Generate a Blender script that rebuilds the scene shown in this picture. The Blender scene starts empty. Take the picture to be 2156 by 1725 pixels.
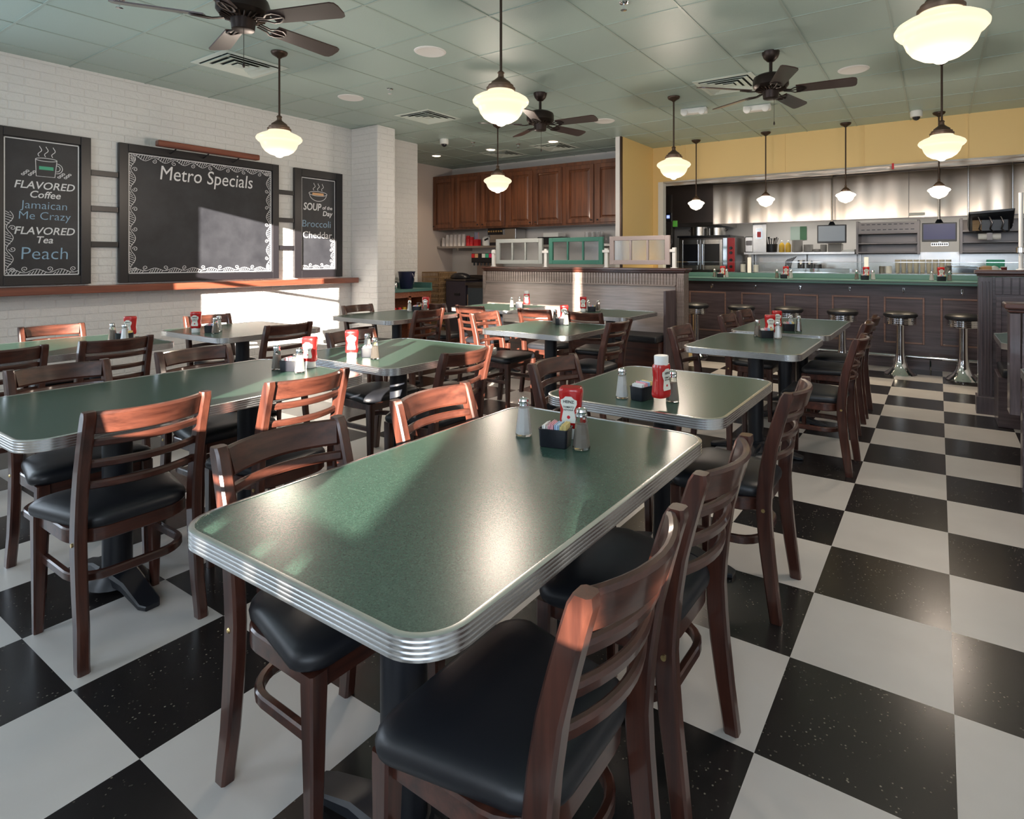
import bpy, math, random
from mathutils import Vector, Matrix
random.seed(7)
S = bpy.context.scene
COL = S.collection
PI = math.pi
R = math.radians

# ------------------------------------------------------------------ camera, world, sun, exposure
cam = bpy.data.cameras.new('camera')
cam.sensor_fit = 'HORIZONTAL'; cam.sensor_width = 36.0
cam.lens = 1238.39 / 2156 * 36.0
cam.shift_x = -(1171.54 - 1078.0) / 2156
cam.shift_y = -(862.5 - 547.09) / 2156
cam.clip_start = .05; cam.clip_end = 200
camo = bpy.data.objects.new('camera', cam); COL.objects.link(camo)
camo.location = (-.0387, -1.6254, 1.3343)
camo.rotation_euler = (PI / 2, 0, R(33.0129))
S.camera = camo

S.view_settings.view_transform = 'Standard'
S.view_settings.look = 'None'
S.view_settings.gamma = 1.0
S.view_settings.use_curve_mapping = False
S.view_settings.exposure = 0.08

w = bpy.data.worlds.new('sky'); S.world = w; w.use_nodes = True
bg = w.node_tree.nodes['Background']
bg.inputs[0].default_value = (.74, .86, 1.0, 1); bg.inputs[1].default_value = 6.5

def lamp(name, kind, loc, energy, color, **k):
    d = bpy.data.lights.new(name, kind); d.energy = energy; d.color = color
    rot = k.pop('rot', (0, 0, 0))
    for a, v in k.items(): setattr(d, a, v)
    o = bpy.data.objects.new(name, d); COL.objects.link(o); o.location = loc; o.rotation_euler = rot
    return o
sd = Vector((-.55, 1.0, -.19)).normalized()
sun = lamp('sun', 'SUN', (4, -8, 4), 48.0, (1.0, .89, .75), angle=R(.25))
sun.rotation_euler = sd.to_track_quat('-Z', 'Y').to_euler()

def portal(name, loc, sx, sy, rot):
    o = lamp(name, 'AREA', loc, 1, (1, 1, 1), shape='RECTANGLE', size=sx, size_y=sy, rot=rot)
    o.data.cycles.is_portal = True
    return o
portal('front_window_daylight', (-1.17, -3.25, 2.0), 5.8, 1.66, (-PI / 2, 0, PI))
portal('side_window_daylight', (-6.78, -1.85, 1.85), 2.3, 1.9, (PI / 2, 0, -PI / 2))

S.cycles.max_bounces = 8
S.cycles.sample_clamp_indirect = 6

# ------------------------------------------------------------------ materials
def srgb(r, g, b):
    f = lambda c: (c / 255 / 12.92) if c / 255 <= .04045 else ((c / 255 + .055) / 1.055) ** 2.4
    return (f(r), f(g), f(b), 1)

def mat(name, color, rough=.5, metal=0, **k):
    m = bpy.data.materials.new(name); m.use_nodes = True
    p = m.node_tree.nodes['Principled BSDF']
    p.inputs['Base Color'].default_value = color if len(color) == 4 else (*color, 1)
    p.inputs['Roughness'].default_value = rough
    p.inputs['Metallic'].default_value = metal
    for a, v in k.items(): p.inputs[a].default_value = v
    return m
def nd(m, t, **k):
    n = m.node_tree.nodes.new(t)
    for a, v in k.items(): setattr(n, a, v)
    return n
def ln(m, a, b): m.node_tree.links.new(a, b)
def P(m): return m.node_tree.nodes['Principled BSDF']
def coords(m, scale=(1, 1, 1), out='Object'):
    t = nd(m, 'ShaderNodeTexCoord'); mp = nd(m, 'ShaderNodeMapping'); mp.inputs['Scale'].default_value = scale
    ln(m, t.outputs[out], mp.inputs[0]); return mp.outputs[0]
def noise(m, vec, scale, detail=3, rough=.5):
    n = nd(m, 'ShaderNodeTexNoise'); n.inputs['Scale'].default_value = scale
    n.inputs['Detail'].default_value = detail; n.inputs['Roughness'].default_value = rough
    ln(m, vec, n.inputs['Vector']); return n.outputs['Fac']
def ramp(m, fac, stops):
    r = nd(m, 'ShaderNodeValToRGB'); e = r.color_ramp.elements
    while len(e) < len(stops): e.new(.5)
    for i, (p, c) in enumerate(stops): e[i].position = p; e[i].color = c if len(c) == 4 else (*c, 1)
    ln(m, fac, r.inputs[0]); return r.outputs[0]
def bump(m, h, strength=.2, dist=.01):
    b = nd(m, 'ShaderNodeBump'); b.inputs['Strength'].default_value = strength; b.inputs['Distance'].default_value = dist
    ln(m, h, b.inputs['Height']); ln(m, b.outputs[0], P(m).inputs['Normal'])
def mixc(m, fac, a, b, mode='MIX'):
    n = nd(m, 'ShaderNodeMix', data_type='RGBA', blend_type=mode)
    for i, v in ((0, fac), (6, a), (7, b)):
        if hasattr(v, 'is_linked'): ln(m, v, n.inputs[i])
        else: n.inputs[i].default_value = v
    return n.outputs[2]
def math_(m, op, a, b=None):
    n = nd(m, 'ShaderNodeMath', operation=op)
    for i, v in ((0, a), (1, b)):
        if v is None: continue
        if hasattr(v, 'is_linked'): ln(m, v, n.inputs[i])
        else: n.inputs[i].default_value = v
    return n.outputs[0]

def wood(name, dark, light, axis, rough=.3, coat=.5, scale=1.0):
    m = mat(name, dark, rough)
    sc = [28, 28, 28]; sc['xyz'.index(axis)] = 1.6
    v = coords(m, [s * scale for s in sc])
    n = noise(m, v, 1.4, 5, .6)
    c = ramp(m, n, [(.32, dark), (.72, light)])
    ln(m, c, P(m).inputs['Base Color'])
    P(m).inputs['Coat Weight'].default_value = coat; P(m).inputs['Coat Roughness'].default_value = .10
    return m
CD, CL = (.029, .0086, .0058), (.098, .031, .019)
WX, WY, WZ = (wood('chair_wood_' + a, CD, CL, a, .34, .5) for a in 'xyz')
BD, BL = (.055, .040, .046), (.140, .104, .112)
BX, BZ = (wood('bar_wood_' + a, BD, BL, a, .32, .45) for a in 'xz')
MOULD = wood('moulding_wood', (.20, .11, .085), (.32, .19, .15), 'x', .3, .4)
GX = wood('booth_oak_x', (.17, .13, .115), (.30, .245, .22), 'x', .33, .35)
CABZ = wood('cabinet_wood', (.065, .021, .010), (.185, .066, .028), 'z', .38, .3, .5)
LEDGE = wood('ledge_wood', (.13, .035, .020), (.27, .08, .045), 'y', .35, .3, .6)
CRATE = wood('crate_wicker', (.20, .12, .06), (.42, .28, .15), 'x', .7, 0)
STATION = wood('station_wood', (.16, .05, .025), (.28, .10, .05), 'x', .4, .2)

VINYL = mat('black_vinyl', (.012, .013, .017), .42)
v = coords(VINYL); bump(VINYL, noise(VINYL, v, 420, 2), .06, .002)
IRON = mat('black_iron', (.012, .014, .020), .38)
BRASS = mat('brass', (.8, .6, .28), .3, 1)
CHROME = mat('chrome', (.86, .87, .9), .07, 1)
ALU = mat('ribbed_aluminium', (.86, .87, .88), .24, 1)
STEEL = mat('brushed_steel', (.48, .47, .46), .24, 1)
v = coords(STEEL, (1.2, 60, 1.2)); STEEL_n = noise(STEEL, coords(STEEL, (90, 90, 1.5)), 1.0, 2)
bump(STEEL, STEEL_n, .05, .004)
HOOD = mat('hood_steel', (.52, .46, .40), .17, 1)
bump(HOOD, noise(HOOD, coords(HOOD, (2.4, 1.0, .22)), 1.3, 1), .9, .12)
_tg = nd(HOOD, 'ShaderNodeTangent', direction_type='RADIAL', axis='Z'); ln(HOOD, _tg.outputs[0], P(HOOD).inputs['Tangent'])
P(HOOD).inputs['Anisotropic'].default_value = .85; P(HOOD).inputs['Roughness'].default_value = .30
DARKSTEEL = mat('dark_steel', (.16, .145, .14), .35, 1)
BRONZE = mat('bronze_metal', (.075, .050, .038), .42, .8)
FITTER = mat('fitter_bronze', (.16, .105, .075), .42, .8)
FANMET = mat('fan_metal', (.028, .018, .015), .4, .6)
BLADE = wood('fan_blade_wood', (.022, .008, .007), (.06, .02, .015), 'x', .4, .25)
BLADEU = mat('blade_grey', (.28, .26, .27), .45)
WHITE = mat('white_paint', (.80, .79, .77), .45)
WHITEPL = mat('white_plastic', (.82, .82, .80), .35)
BLACKPL = mat('black_plastic', (.010, .011, .016), .3)
RED = mat('ketchup_red', (.48, .012, .012), .22, 0, **{'Coat Weight': .4})
REDP = mat('red_plastic', (.62, .02, .03), .35)
LABELM = mat('label_paper', (.82, .82, .74), .5)
GREENP = mat('green_plastic', (.05, .42, .25), .4)
LETTER = mat('lettering_dark', (.02, .02, .02), .6)
CHALK = mat('white_chalk', (.78, .78, .80), .8)
BLUECH = mat('blue_chalk', (.30, .46, .62), .8)
ORANGECH = mat('orange_chalk', (.72, .42, .22), .8)
GREENCH = mat('green_chalk', (.10, .45, .28), .8)
BOARD = mat('chalkboard', (.018, .020, .026), .52)
v = coords(BOARD); c = ramp(BOARD, noise(BOARD, v, 3.2, 5, .65), [(.3, (.012, .013, .018)), (.75, (.034, .036, .044))]); ln(BOARD, c, P(BOARD).inputs['Base Color'])
FRAME = mat('black_frame', (.011, .010, .013), .38)
SALT = mat('salt_white', (.86, .86, .84), .6)
PEPPER = mat('pepper_grey', (.32, .28, .24), .8)
GLASS = mat('clear_glass', (1, 1, 1), .03, 0, **{'Transmission Weight': 1.0, 'IOR': 1.45})
GUARD = mat('guard_glass', (.93, .97, .96), .02, 0, **{'Transmission Weight': 1.0, 'IOR': 1.1})
SASHGLASS = mat('old_window_glass', (.95, .97, .97), .20, 0, **{'Transmission Weight': 1.0, 'IOR': 1.5})

def laminate(name, a, b, rough):
    m = mat(name, a, rough)
    v = coords(m); c = ramp(m, noise(m, v, 260, 4, .75), [(.36, a), (.66, b)])
    ln(m, c, P(m).inputs['Base Color'])
    return m
LAM = laminate('green_laminate', (.022, .055, .040), (.062, .128, .096), .27)
P(LAM).inputs['Specular IOR Level'].default_value = .85
LAMC = laminate('counter_laminate', (.06, .145, .13), (.085, .19, .17), .34)

# checkered floor
FLOOR = mat('checker_floor', (.5, .5, .5), .30)
T = .4572
tc = nd(FLOOR, 'ShaderNodeTexCoord'); sx = nd(FLOOR, 'ShaderNodeSeparateXYZ'); ln(FLOOR, tc.outputs['Object'], sx.inputs[0])
fx = math_(FLOOR, 'FLOOR', math_(FLOOR, 'DIVIDE', sx.outputs[0], T)); fy = math_(FLOOR, 'FLOOR', math_(FLOOR, 'DIVIDE', sx.outputs[1], T))
par = math_(FLOOR, 'ABSOLUTE', math_(FLOOR, 'MODULO', math_(FLOOR, 'ADD', fx, fy), 2.0))
vv = coords(FLOOR)
big = noise(FLOOR, vv, 3.0, 4)
white = ramp(FLOOR, big, [(.25, (.54, .505, .48)), (.8, (.63, .60, .575))])
fle = nd(FLOOR, 'ShaderNodeTexVoronoi'); fle.inputs['Scale'].default_value = 62; ln(FLOOR, vv, fle.inputs['Vector'])
fl = ramp(FLOOR, fle.outputs['Distance'], [(.0, (.26, .24, .19)), (.13, (.20, .18, .14)), (.19, (.0155, .0135, .0140))])
fl2 = ramp(FLOOR, noise(FLOOR, vv, 9, 2), [(.45, (0, 0, 0)), (.6, (1, 1, 1))])
blk = mixc(FLOOR, fl2, (.0165, .0145, .0145, 1), fl)
ln(FLOOR, mixc(FLOOR, par, white, blk), P(FLOOR).inputs['Base Color'])
rr = nd(FLOOR, 'ShaderNodeMapRange'); rr.inputs['To Min'].default_value = .36; rr.inputs['To Max'].default_value = .24
ln(FLOOR, par, rr.inputs['Value']); ln(FLOOR, rr.outputs[0], P(FLOOR).inputs['Roughness'])
bump(FLOOR, noise(FLOOR, vv, 40, 3), .03, .003)

CEIL = mat('ceiling_tile', srgb(166, 185, 178), .40)
v = coords(CEIL); bump(CEIL, noise(CEIL, v, 95, 4, .7), .22, .006)
CEILBAR = mat('ceiling_bar', srgb(160, 174, 166), .4)

def brick(name, col):
    m = mat(name, col, .55)
    t = nd(m, 'ShaderNodeTexCoord'); s = nd(m, 'ShaderNodeSeparateXYZ'); ln(m, t.outputs['Object'], s.inputs[0])
    cb = nd(m, 'ShaderNodeCombineXYZ')
    ln(m, math_(m, 'ADD', s.outputs[1], s.outputs[0]), cb.inputs[0]); ln(m, s.outputs[2], cb.inputs[1])
    b = nd(m, 'ShaderNodeTexBrick'); ln(m, cb.outputs[0], b.inputs[0])
    b.inputs['Scale'].default_value = 1; b.inputs['Brick Width'].default_value = .215; b.inputs['Row Height'].default_value = .075
    b.inputs['Mortar Size'].default_value = .006; b.inputs['Mortar Smooth'].default_value = .8
    n = noise(m, t.outputs['Object'], 26, 4, .6); n2 = noise(m, t.outputs['Object'], 5, 3)
    h = math_(m, 'ADD', math_(m, 'MULTIPLY', b.outputs['Fac'], -.26), math_(m, 'ADD', math_(m, 'MULTIPLY', n, .75), n2))
    bump(m, h, .7, .020)
    return m
BRICK = brick('white_painted_brick', (.74, .73, .72))
PLASTER = mat('white_plaster', (.74, .72, .70), .55)
bump(PLASTER, noise(PLASTER, coords(PLASTER), 60, 3), .05, .004)
PINK = mat('alcove_paint', (.66, .58, .54), .55)
YELLOW = mat('yellow_paint', (.84, .60, .26), .5)
GREY = mat('dark_seal', (.06, .06, .065), .5)

def emit(name, col, strength):
    m = mat(name, (col[0], col[1], col[2]), .3)
    P(m).inputs['Emission Color'].default_value = (*col, 1); P(m).inputs['Emission Strength'].default_value = strength
    return m
SHADE = emit('lit_opal_glass', (1.0, .87, .60), .98)
P(SHADE).inputs['Base Color'].default_value = (.22, .20, .15, 1)
SHADES = emit('lit_small_opal_glass', (1.0, .86, .64), 3.0)
CANLIT = emit('lit_lens', (1.0, .82, .62), 9)
SCREENB = emit('lit_navy_screen', (.010, .012, .06), .9)
SCREENG = emit('lit_grey_screen', (.16, .18, .20), .6)
SCREENC = emit('lit_blue_display', (.35, .45, 1.0), 1.2)

# ------------------------------------------------------------------ mesh helpers
class MB:
    def __init__(s): s.v = []; s.f = []; s.mi = []; s.cur = 0
    def add(s, vs, fs):
        o = len(s.v); s.v += [tuple(a) for a in vs]; s.f += [tuple(o + i for i in f) for f in fs]; s.mi += [s.cur] * len(fs); return s
    def box(s, x0, x1, y0, y1, z0, z1):
        return s.add([(x0, y0, z0), (x1, y0, z0), (x1, y1, z0), (x0, y1, z0), (x0, y0, z1), (x1, y0, z1), (x1, y1, z1), (x0, y1, z1)],
                     [(3, 2, 1, 0), (4, 5, 6, 7), (0, 1, 5, 4), (1, 2, 6, 5), (2, 3, 7, 6), (3, 0, 4, 7)])
    def lathe(s, prof, n=24, c=(0, 0, 0), axis='z'):
        vs, fs = [], []
        for r, z in prof:
            for k in range(n):
                a = 2 * PI * k / n; p = (r * math.cos(a), r * math.sin(a), z)
                if axis == 'x': p = (p[2], p[0], p[1])
                if axis == 'y': p = (p[0], p[2], p[1])
                vs.append((p[0] + c[0], p[1] + c[1], p[2] + c[2]))
        for i in range(len(prof) - 1):
            for k in range(n):
                a, b = i * n + k, i * n + (k + 1) % n
                fs.append((a, b, b + n, a + n))
        if prof[0][0] > 1e-5: fs.append(tuple(range(n - 1, -1, -1)))
        if prof[-1][0] > 1e-5: fs.append(tuple((len(prof) - 1) * n + k for k in range(n)))
        if axis == 'y': fs = [tuple(reversed(f)) for f in fs]
        return s.add(vs, fs)
    def cyl(s, x, y, z0, z1, r, n=20, r2=None):
        return s.lathe([(r, z0), (r if r2 is None else r2, z1)], n, (x, y, 0))
    def prism(s, poly, z0, z1):                      # poly in xy (ccw)
        n = len(poly)
        vs = [(x, y, z0) for x, y in poly] + [(x, y, z1) for x, y in poly]
        fs = [tuple(range(n - 1, -1, -1)), tuple(range(n, 2 * n))] + [(i, (i + 1) % n, n + (i + 1) % n, n + i) for i in range(n)]
        return s.add(vs, fs)
    def rings(s, rings, closed_ends=True, loop=False):
        n = len(rings[0]); vs = [p for r in rings for p in r]; fs = []
        m = len(rings)
        for i in range(m if loop else m - 1):
            for k in range(n):
                a, b = i * n + k, i * n + (k + 1) % n; j = (i + 1) % m * n
                fs.append((a, b, j + (k + 1) % n, j + k))
        if closed_ends and not loop:
            fs.append(tuple(range(n - 1, -1, -1))); fs.append(tuple((m - 1) * n + k for k in range(n)))
        return s.add(vs, fs)
    def bar(s, path, wd, ht, up=(0, 0, 1), rnd=.25):  # rectangular section swept along path; wd sideways, ht along up
        path = [Vector(p) for p in path]; rings = []
        for i, p in enumerate(path):
            t = (path[min(i + 1, len(path) - 1)] - path[max(i - 1, 0)]).normalized()
            sd_ = t.cross(Vector(up)).normalized(); u = sd_.cross(t).normalized()
            W = wd[i] if isinstance(wd, (list, tuple)) else wd; H = ht[i] if isinstance(ht, (list, tuple)) else ht
            q = rnd * min(W, H)
            pts = [(W / 2 - q, H / 2), (W / 2, H / 2 - q), (W / 2, -H / 2 + q), (W / 2 - q, -H / 2), (-W / 2 + q, -H / 2), (-W / 2, -H / 2 + q), (-W / 2, H / 2 - q), (-W / 2 + q, H / 2)]
            rings.append([p + sd_ * a + u * b for a, b in pts])
        return s.rings(rings)
    def tube(s, path, r, n=8):
        path = [Vector(p) for p in path]; rings = []; u = None
        for i, p in enumerate(path):
            t = (path[min(i + 1, len(path) - 1)] - path[max(i - 1, 0)]).normalized()
            ref = Vector((0, 0, 1)) if abs(t.z) < .95 else Vector((1, 0, 0))
            a = t.cross(ref).normalized() if u is None else (u - t * u.dot(t)).normalized(); u = a
            b = t.cross(a); rr_ = r[i] if isinstance(r, (list, tuple)) else r
            rings.append([p + (a * math.cos(2 * PI * k / n) + b * math.sin(2 * PI * k / n)) * rr_ for k in range(n)])
        return s.rings(rings)
    def build(s, name, m, parent=None, smooth=True, bevel=0, seg=2, loc=None, rotz=None):
        me = bpy.data.meshes.new(name); me.from_pydata([tuple(p) for p in s.v], [], s.f)
        ms = m if isinstance(m, (list, tuple)) else [m]
        for q in ms: me.materials.append(q)
        for p_, i in zip(me.polygons, s.mi): p_.material_index = i; p_.use_smooth = smooth
        me.update()
        if smooth: me.set_sharp_from_angle(angle=R(38))
        o = bpy.data.objects.new(name, me); COL.objects.link(o)
        if parent: o.parent = parent
        if loc: o.location = loc
        if rotz is not None: o.rotation_euler = (0, 0, rotz)
        if bevel:
            b = o.modifiers.new('bevel', 'BEVEL'); b.width = bevel; b.segments = seg; b.limit_method = 'ANGLE'; b.angle_limit = R(40)
        return o
def rrect(x0, x1, y0, y1, r, n=6):
    out = []
    for cx, cy, a0 in ((x1 - r, y0 + r, -90), (x1 - r, y1 - r, 0), (x0 + r, y1 - r, 90), (x0 + r, y0 + r, 180)):
        for k in range(n + 1):
            a = R(a0 + 90 * k / n); out.append((cx + r * math.cos(a), cy + r * math.sin(a)))
    return out
def tag(o, label, cat, group=None, kind=None):
    o['label'] = label; o['category'] = cat
    if group: o['group'] = group
    if kind: o['kind'] = kind
    return o
def thing(name, label, cat, loc=(0, 0, 0), rotz=0, group=None):
    o = bpy.data.objects.new(name, None); COL.objects.link(o); o.location = loc; o.rotation_euler = (0, 0, rotz); o.empty_display_size = .1
    return tag(o, label, cat, group)
def struct(name, mb, m, parent=None, smooth=False, **k):
    o = mb.build(name, m, parent, smooth, **k)
    if not parent: o['kind'] = 'structure'
    return o
def dup(root, loc, rotz, label, group=None):
    r = root.copy(); COL.objects.link(r); r.location = loc; r.rotation_euler = (0, 0, rotz); r['label'] = label
    if group: r['group'] = group
    for ch in list(root.children):
        c = ch.copy(); COL.objects.link(c); c.parent = r
        for g in ch.children:
            d = g.copy(); COL.objects.link(d); d.parent = c
    return r
class Proto:                                           # the first placed is the built thing itself, the rest are copies
    def __init__(s, make): s.make = make; s.root = None
    def put(s, loc, rotz, label, group=None):
        if s.root is None:
            s.root = s.make(); r = s.root; r.location = loc; r.rotation_euler = (0, 0, rotz); r['label'] = label
            if group: r['group'] = group
            return r
        return dup(s.root, loc, rotz, label, group)
def text(body, m, parent, size, loc, rot, shear=0, ext=.0006, offset=0, align='CENTER', name='lettering', sx=1):
    c = bpy.data.curves.new(name, 'FONT'); c.body = body; c.size = size; c.align_x = align; c.align_y = 'CENTER'
    c.shear = shear; c.extrude = ext; c.offset = offset; c.materials.append(m); c.resolution_u = 3
    tmp = bpy.data.objects.new('tmp', c); COL.objects.link(tmp)
    me = bpy.data.meshes.new_from_object(tmp.evaluated_get(bpy.context.evaluated_depsgraph_get()))
    bpy.data.objects.remove(tmp); bpy.data.curves.remove(c); me.name = name
    if not me.materials: me.materials.append(m)
    o = bpy.data.objects.new(name, me); COL.objects.link(o); o.parent = parent; o.location = loc; o.rotation_euler = rot; o.scale = (sx, 1, 1)
    return o

# ------------------------------------------------------------------ room
H = 3.1
XL, XR, YF, YB = -6.7, 1.85, -3.2, 9.7
struct('floor', MB().box(-8.3, 2.1, -3.5, 9.9, -.12, 0), FLOOR)
ceil = struct('ceiling', MB().box(-8.3, 2.1, -3.5, 9.9, H, H + .12), CEIL)
g = MB()
x = -.335 + .6096 * 3
while x > -8.1:
    g.box(x - .008, x + .008, -3.2, 9.7, H - .005, H + .001); x -= .6096
y = 1.07 - .6096 * 7
while y < 9.6:
    g.box(-8.0, 1.85, y - .008, y + .008, H - .0042, H + .001); y += .6096
g.build('ceiling_grid', CEILBAR, ceil, False)

# left brick wall with a window beyond the photo's left edge
wl = MB(); wl.box(XL - .2, XL, -.62, 4.74, 0, H); wl.box(XL - .2, XL, -3.4, -3.05, 0, H)
wl.box(XL - .2, XL, -3.05, -.62, 0, .85); wl.box(XL - .2, XL, -3.05, -.62, 2.82, H)
struct('wall_left', wl, BRICK)
struct('column_brick', MB().box(XL, -6.17, 3.53, 3.83, 0, H), BRICK, bevel=.012)
bb = MB().box(XL, XL + .015, -.62, 3.53, 0, .11)
struct('baseboard_left', bb, GREY)
# alcove
struct('wall_alcove_left', MB().box(-8.2, -8.0, 4.6, 7.1, 0, H), PINK)
struct('wall_alcove_front', MB().box(-8.2, XL - .2, 4.6, 4.74, 0, H), PLASTER)
struct('wall_alcove_back', MB().box(-8.2, -3.93, 6.9, 7.1, 0, H), PLASTER)
# partition between alcove and kitchen
struct('wall_partition', MB().box(-3.935, -3.86, 5.93, 7.1, 0, H), PLASTER)
struct('trim_1', MB().box(-3.862, -3.838, 5.92, 5.965, 0, H), BRONZE)
struct('wall_partition_yellow', MB().box(-3.86, -3.835, 5.965, 7.1, 0, H), YELLOW)
# kitchen front wall: yellow header over the opening
kh = MB(); kh.box(-3.835, XR, 7.03, 7.12, 2.555, H); struct('wall_kitchen_side', MB().box(-3.835, -3.745, 7.03, 7.12, 0, 2.555), YELLOW)
struct('wall_kitchen_header', kh, YELLOW)
struct('trim_2', MB().box(-3.745, -3.66, 7.02, 7.13, 0, 2.555), WHITE)
sh = MB(); sh.box(-3.66, XR, 7.015, 7.5, 2.535, 2.556); sh.box(-3.66, XR, 7.13, 7.15, 2.50, 2.556)
struct('trim_3', sh, HOOD)
seams = MB()
for u in (-3.31, -1.85, -.87, .25): seams.box(u, u + .012, 7.022, 7.03, 2.556, H - .002)
struct('trim_4', seams, YELLOW)
# kitchen shell
struct('wall_kitchen_back', MB().box(-4.6, 2.1, 9.6, 9.8, 0, H), PLASTER)
struct('wall_kitchen_left', MB().box(-4.7, -4.5, 7.1, 9.8, 0, H), DARKSTEEL)
struct('wall_kitchen_infill', MB().box(-4.7, -3.93, 7.1, 7.2, 0, H), PLASTER)
# right wall
struct('wall_right', MB().box(XR, XR + .2, -3.4, 9.8, 0, H), PLASTER)
# front wall behind the camera, with the big window the sun comes through
wf = MB()
wf.box(-6.9, -4.05, YF - .12, YF, 0, H); wf.box(1.7, 2.05, YF - .12, YF, 0, H)
wf.box(-4.05, 1.7, YF - .12, YF, 0, 1.12); wf.box(-4.05, 1.7, YF - .12, YF, 2.83, H); wf.box(-1.0, .43, YF - .12, YF, 2.28, 2.83); wf.box(-3.05, -1.0, YF - .12, YF, 1.16, 2.83)  # dropped head and pier added to keep sun off booth and middle rows
struct('wall_front', wf, PLASTER)
fr = MB(); fr.box(-4.05, 1.7, YF - .10, YF - .06, 1.208, 1.222); fr.box(-4.05, 1.7, YF - .10, YF - .06, 2.02, 2.06)
gaps = [-.38, -.225, -.07, .11, .225]; px = -4.05
for gx in gaps: fr.box(px, gx - .03, YF - .10, YF - .06, 1.12, 1.208); px = gx + .03  # slots shaped to stripe the foreground table with sun
fr.box(px, 1.7, YF - .10, YF - .06, 1.12, 1.208)
fr.box(.38, .66, YF - .10, YF - .06, 1.222, 1.75); fr.box(-4.05, -3.86, YF - .10, YF - .06, 1.222, 1.5)  # unseen panels added in the window to block stray sun patches
fr.box(-.42, .06, YF - .09, YF - .07, 1.245, 1.62)  # added panel that keeps sun off chair rails at the foreground table
struct('window_and_sun_blocks', fr, FRAME)
lf = MB(); lf.box(XL - .14, XL - .08, -3.05, -.62, 1.95, 1.99); lf.box(XL - .14, XL - .08, -1.86, -1.82, .85, 2.82)
struct('window_2', lf, FRAME)
# unseen blockers added across the street, shaped to cut the sun into patches
def block(mb, xa, xb, z0, z1): return mb.prism([(xa + .165, -12.3), (xb + .165, -12.3), (xb, -12), (xa, -12)], z0, z1)
tag(block(MB(), 5.10, 5.30, 0, 4.7).build('sun_blocker', PLASTER, None, False), 'narrow unseen added building front across the street', 'blocker')
mb = MB(); block(mb, 5.38, 26, 0, 2.86); block(mb, 5.38, 26, 3.01, 4.7)
for xa, xb in ((5.38, 5.605), (5.65, 5.785), (5.815, 26)): block(mb, xa, xb, 2.86, 3.01)  # slots shaped to drop small sun spots on the nearest chair
tag(mb.build('sun_blocker', PLASTER, None, False), 'long unseen added building block across the street', 'blocker')

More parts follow.
